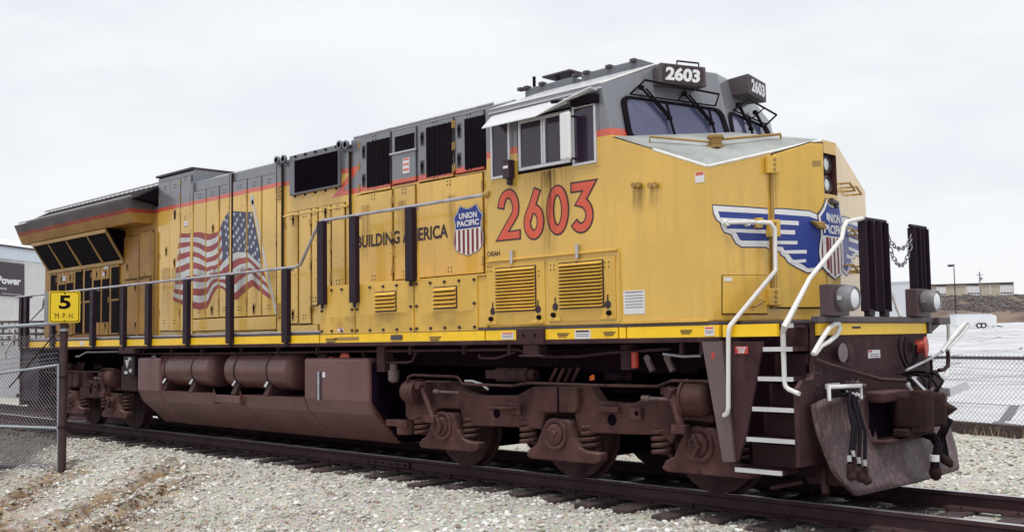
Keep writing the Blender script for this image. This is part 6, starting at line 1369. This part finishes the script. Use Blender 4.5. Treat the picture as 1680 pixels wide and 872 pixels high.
b = MB(); p = up_+Vector((0, 0, hgt*.76)); b.lathe(p+tu*.5, (0, 0, 1), [(-.5, .3), (.4, .3)], 10); b.build('transformer', M['galv'], UP, smooth=40)
# parked vehicles at the far right
def car(px, py, col, lab, flip=1, L_=4.6, van=False):
    p = gpt(px, py); C_ = empty('parked_car', p); tag(C_, lab, 'car', 'cars parked at the foot of the hill')
    def q(u, z, d=0): return p+tu*(u*flip)+Vector((0, 0, z))+tn*d
    cm = mat('car_paint_'+str(px), col, .35, var=.05)
    b = MB(); b.prism([q(-L_/2, .35), q(L_/2, .35), q(L_/2, .85), q(L_*.25, .95), q(-L_*.48, 1.0), q(-L_/2, .7)], -tn*1.75); b.build('body', cm, C_, bev=.06)
    b = MB(); b.prism([q(-L_*.36, .98, -.1), q(L_*.2, .94, -.1), q(L_*.06, 1.5 if not van else 1.8, -.1), q(-L_*.27, 1.5 if not van else 1.8, -.1)], -tn*1.55); b.build('cabin', M['glass'], C_, bev=.06)
    for u in (-L_*.3, L_*.3):
        b = MB(); b.lathe(q(u, .33, -.12), tn, [(0, .33), (.14, .33), (.14, .2)], 16); b.build('wheel', M['black'], C_, smooth=40)
car(1647, 526.5, (.05, .04, .05), 'dark parked car beside the white cargo trailer'); car(1664, 526, (.45, .46, .5), 'pale parked car at the right of the dark one', -1); car(1552, 525, (.5, .52, .56), 'pale parked car left of the lamp post', 1); car(1681, 525.5, (.35, .45, .6), 'light blue parked car at the right picture edge', -1, van=True)
# ---- gravel, stones, twigs
def inview(P, m=230):
    d = P-np.array(CAMP); z = d@np.array(CF); x = 840+FPX*(d@np.array(CR))/z; y = 436-FPX*(d@np.array(CU))/z; return (z > 1) & (x > -m) & (x < 1680+m) & (y < 872+m)
peb = mat('pebbles', (.5, .5, .5), .85, var=.0, fine=.08, colf=None)
nt = peb.node_tree; gm = _n(nt, 'ShaderNodeNewGeometry'); rp_ = nt.nodes.new('ShaderNodeValToRGB'); nt.links.new(gm.outputs['Random Per Island'], rp_.inputs[0]); els = rp_.color_ramp.elements
els[0].position = 0; els[0].color = (.20, .16, .14, 1); els[1].position = 1; els[1].color = (.84, .84, .82, 1)
for pos_, c in ((.07, (.36, .27, .20)), (.16, (.34, .34, .34)), (.28, (.48, .46, .42)), (.6, (.58, .57, .53)), (.82, (.68, .67, .64))): e = els.new(pos_); e.color = (*c, 1)
pp_ = gm.outputs['Position']; big_ = mixc(nt, ramp(nt, noise(nt, pp_, .9, detail=5), .32, .66), (.74, .71, .66), (1.06, 1.08, 1.10)); nt.links.new(mixc(nt, 1.0, rp_.outputs[0], big_, 'MULTIPLY'), nt.nodes['Principled BSDF'].inputs['Base Color'])
def peb_zone(x0, x1, y0, y1, dens, r0, r1, keep=None):
    n = int((x1-x0)*(y1-y0)*dens); x = RNG.uniform(x0, x1, n); y = RNG.uniform(y0, y1, n); P = np.stack([x, y, gz(x, y)], 1); k = inview(P)
    if keep is not None: k &= keep(x, y)
    P = P[k]; S = r0+(r1-r0)*RNG.random(len(P))**2.2; P[:, 2] += S*.12; return P, S
def near_keep(x, y):
    pr = np.ones_like(x); d = gdist(x, y); pr -= .8*np.exp(-(d/.34)**2); pr -= np.clip((-4.2-y)*.9, 0, .72)*np.clip((-2.5-x)*.5, 0, 1); pr -= .93*darkzone(x, y); return RNG.random(len(x)) < pr
slp = lambda x, y: (((x+26) % .53 > .12) & ((x+26) % .53 < .41)) | (RNG.random(len(x)) < .06)
Z = [peb_zone(-15.5, 3.2, -8.0, -1.15, 330, .011, .040, near_keep), peb_zone(-16, 3.5, -1.5, -.85, 160, .010, .030, slp), peb_zone(-8, 4.5, .85, 10.2, 120, .014, .045), peb_zone(-2, 4.5, -.65, .65, 160, .010, .030), peb_zone(-21, -15, -8, -1.2, 60, .012, .035, near_keep)]
o = scatter_mesh('gravel', np.concatenate([z[0] for z in Z]), np.concatenate([z[1] for z in Z]), peb, sq=.4); o['kind'] = 'stuff'; o['label'] = 'pale rounded gravel strewn beside the track'
OV = np.array([(1, 0, 0), (-1, 0, 0), (0, 1, 0), (0, -1, 0), (0, 0, 1), (0, 0, -1)], float); OF = np.array([(0, 2, 4), (2, 1, 4), (1, 3, 4), (3, 0, 4)])
IVs, IFs = IV, IF
Z = [peb_zone(-15.5, 3.2, -7.5, -1.1, 650, .005, .013, near_keep), peb_zone(-16, 3.5, -1.5, -.85, 700, .005, .013, slp), peb_zone(-7, 4.5, .85, 10.2, 300, .007, .018), peb_zone(-2, 4.5, -.65, .65, 600, .005, .013)]
IV, IF = OV, OF
def scatter_small(name, P, S, material):
    n = len(P); ax = RNG.uniform(0, 2*np.pi, n); cz, sz = np.cos(ax), np.sin(ax); an = np.stack([RNG.uniform(.9, 1.5, n), RNG.uniform(.7, 1.1, n), RNG.uniform(.5, .8, n)], 1)
    loc = OV[None]*(1+RNG.uniform(-.25, .25, (n, 6, 1)))*an[:, None, :]*S[:, None, None]
    V = np.stack([loc[..., 0]*cz[:, None]-loc[..., 1]*sz[:, None], loc[..., 0]*sz[:, None]+loc[..., 1]*cz[:, None], loc[..., 2]], -1)+P[:, None, :]; F = OF[None]+6*np.arange(n)[:, None, None]; k = len(OF)
    me = bpy.data.meshes.new(name); me.vertices.add(n*6); me.vertices.foreach_set('co', V.reshape(-1)); me.loops.add(n*k*3); me.loops.foreach_set('vertex_index', F.reshape(-1).astype(np.int32)); me.polygons.add(n*k)
    me.polygons.foreach_set('loop_start', np.arange(0, n*k*3, 3, dtype=np.int32)); me.update(calc_edges=True); me.materials.append(material); me.shade_smooth()
    o = bpy.data.objects.new(name, me); COL.objects.link(o); return o
o = scatter_small('fine_gravel', np.concatenate([z[0] for z in Z]), np.concatenate([z[1] for z in Z]), peb); o['kind'] = 'stuff'; o['label'] = 'fine pale gravel and grit between the pebbles'
IV, IF = IVs, IFs
print('pebbles', len(o.data.polygons))
cl = []
for g in GULLY:
    for a, c in zip(g[:-1], g[1:]):
        for _ in range(330):
            t = random.random(); p = gpt(a[0]+(c[0]-a[0])*t+random.gauss(0, 10), min(905, a[1]+(c[1]-a[1])*t+random.gauss(3, 6))); cl.append((p.x, p.y, p.z))
cl = np.array(cl); cs_ = .005+.024*RNG.random(len(cl))**3
o = scatter_mesh('soil_clods', cl, cs_, mat('soil_clod', (.13, .07, .04), .95, var=.5, vs=14, colf=lambda nt, pos: mixc(nt, noise(nt, pos, 4, detail=4), (.05, .025, .016), (.34, .21, .11))), sq=.6, smooth=False); o['kind'] = 'stuff'; o['label'] = 'brown soil clods along the eroded bank'
dz = []
while len(dz) < 2600:
    p = gpt(random.uniform(-60, 120), random.uniform(690, 790))
    if darkzone(np.array([p.x]), np.array([p.y]))[0] > random.random(): dz.append((p.x, p.y, p.z))
o = scatter_mesh('dark_rubble', np.array(dz), .006+.03*RNG.random(len(dz))**2.5, mat('dark_rubble', (.1, .08, .07), .95, var=.5, vs=9, colf=lambda nt, pos: mixc(nt, ramp(nt, noise(nt, pos, 16, detail=3), .4, .65), (.045, .028, .028), (.30, .25, .23))), sq=.5, smooth=False); o['kind'] = 'stuff'; o['label'] = 'dark rubble and soil behind the left fence'
st_ = mat('field_stone', (.5, .48, .44), .9, var=.3, vs=9, bump=.3)
for px, py, r, c, lab in ((255, 811, .055, (.20, .17, .16), 'rounded dark grey stone on the eroded brown bank'), (256.5, 820, .026, (.7, .68, .64), 'small white stone just below the dark grey stone'), (204, 808, .034, (.72, .70, .66), 'flat white stone left of the dark grey stone'), (1508, 822, .06, (.30, .25, .22), 'brown stone lying between the rails ahead of the plough'), (696, 782, .030, (.55, .47, .38), 'tan stone resting against the near rail')):
    p = gpt(px, py); o = scatter_mesh('stone', np.array([[0, 0, 0.]]), np.array([r]), mat('stone_%d_%d' % (px, py), c, .9, var=.3, vs=12, bump=.3), sq=.6); o.location = (p.x, p.y, p.z+r*.35); sm = o.modifiers.new('s', 'SUBSURF'); sm.levels = sm.render_levels = 2; tag(o, lab, 'stone', 'loose stones on the bank' if px < 300 else None)
p = gpt(150, 777); b = MB(); b.prism([Vector((-.13, 0, 0)), Vector((.13, 0, 0)), Vector((.12, .035, 0)), Vector((-.12, .03, 0))], (0, 0, .02)); o = b.build('wood_scrap', mat('pale_wood', (.45, .30, .16), .8, var=.3, vs=10)); o.location = (p.x, p.y, p.z+.03); o.rotation_euler = (0, .1, .9); tag(o, 'small broken pale wood scrap on the gravel right of the fence post', 'wood')
p = gpt(18, 768); b = MB(); b.tube([Vector((-.6, 0, 0)), Vector((.45, 0, 0))], .045, 10); o = b.build('pipe_scrap', mat('grey_pipe', (.20, .18, .21), .7, var=.3), smooth=40); o.location = (p.x, p.y, p.z+.05); o.rotation_euler = (0, 0, .75); tag(o, 'grey scrap pipe lying on the ground behind the fence', 'pipe')
def blades(name, pts, h0, h1, w, material, lean=.8):
    vs, fs = [], []
    for p in pts:
        a = random.uniform(0, 6.28); h = random.uniform(h0, h1); l = random.uniform(.2, 1)*lean*h; d = Vector((math.cos(a), math.sin(a), 0)); s = Vector((-d.y, d.x, 0))*w*random.uniform(.6, 1.2); k = len(vs); p = Vector(p)
        vs += [p-s, p+s, p+d*l*.35+Vector((0, 0, h*.6))+s*.7, p+d*l*.35+Vector((0, 0, h*.6))-s*.7, p+d*l+Vector((0, 0, h*(1-.35*lean)))]
        fs += [(k, k+1, k+2, k+3), (k+3, k+2, k+4)]
    b = MB(); b.add(vs, fs); o = b.build(name, material); o['kind'] = 'stuff'; return o
tw = mat('dry_twigs', (.13, .075, .065), .9, var=.4, vs=6)
def gpts(n, f):
    out = []
    while len(out) < n:
        px, py = f(); p = gpt(px, py); out.append((p.x, p.y, p.z-.01))
    return out
def f1():
    t = random.random(); g = random.choice(GULLY); i = random.randrange(len(g)-1); a, c = g[i], g[i+1]; return (a[0]+(c[0]-a[0])*t+random.gauss(0, 9), min(900, a[1]+(c[1]-a[1])*t+random.gauss(4, 7)))
o = blades('dry_brush', gpts(1100, f1), .04, .17, .0032, tw, 1.6); o['label'] = 'dry brown twigs along the eroded bank edges'
def f2(): return (random.uniform(180, 620), random.uniform(845, 905))
o = blades('dry_grass', gpts(900, f2), .04, .14, .003, mat('dry_grass_blade', (.26, .19, .15), .9, var=.4, vs=6), 1.8); o['label'] = 'flattened dry grass at the bottom of the bank'
def f3(): t = random.random(); return (random.uniform(-20, 92), random.uniform(700, 775))
o = blades('dark_weeds', gpts(900, f3), .03, .13, .003, mat('dark_weed', (.09, .055, .05), .9, var=.4, vs=6), 1.5); o['label'] = 'dark dry weeds on the ground behind the left fence'
pts = [tuple(K0+fd*random.uniform(3, 16)-fn*random.gauss(-.22, .10)+Vector((0, 0, -.03))) for _ in range(420)]
o = blades('kerb_grass', pts, .06, .38, .004, mat('straw_grass', (.46, .38, .24), .9, var=.4), 1.0); o['label'] = 'straw coloured grass tufts along the timber edging'
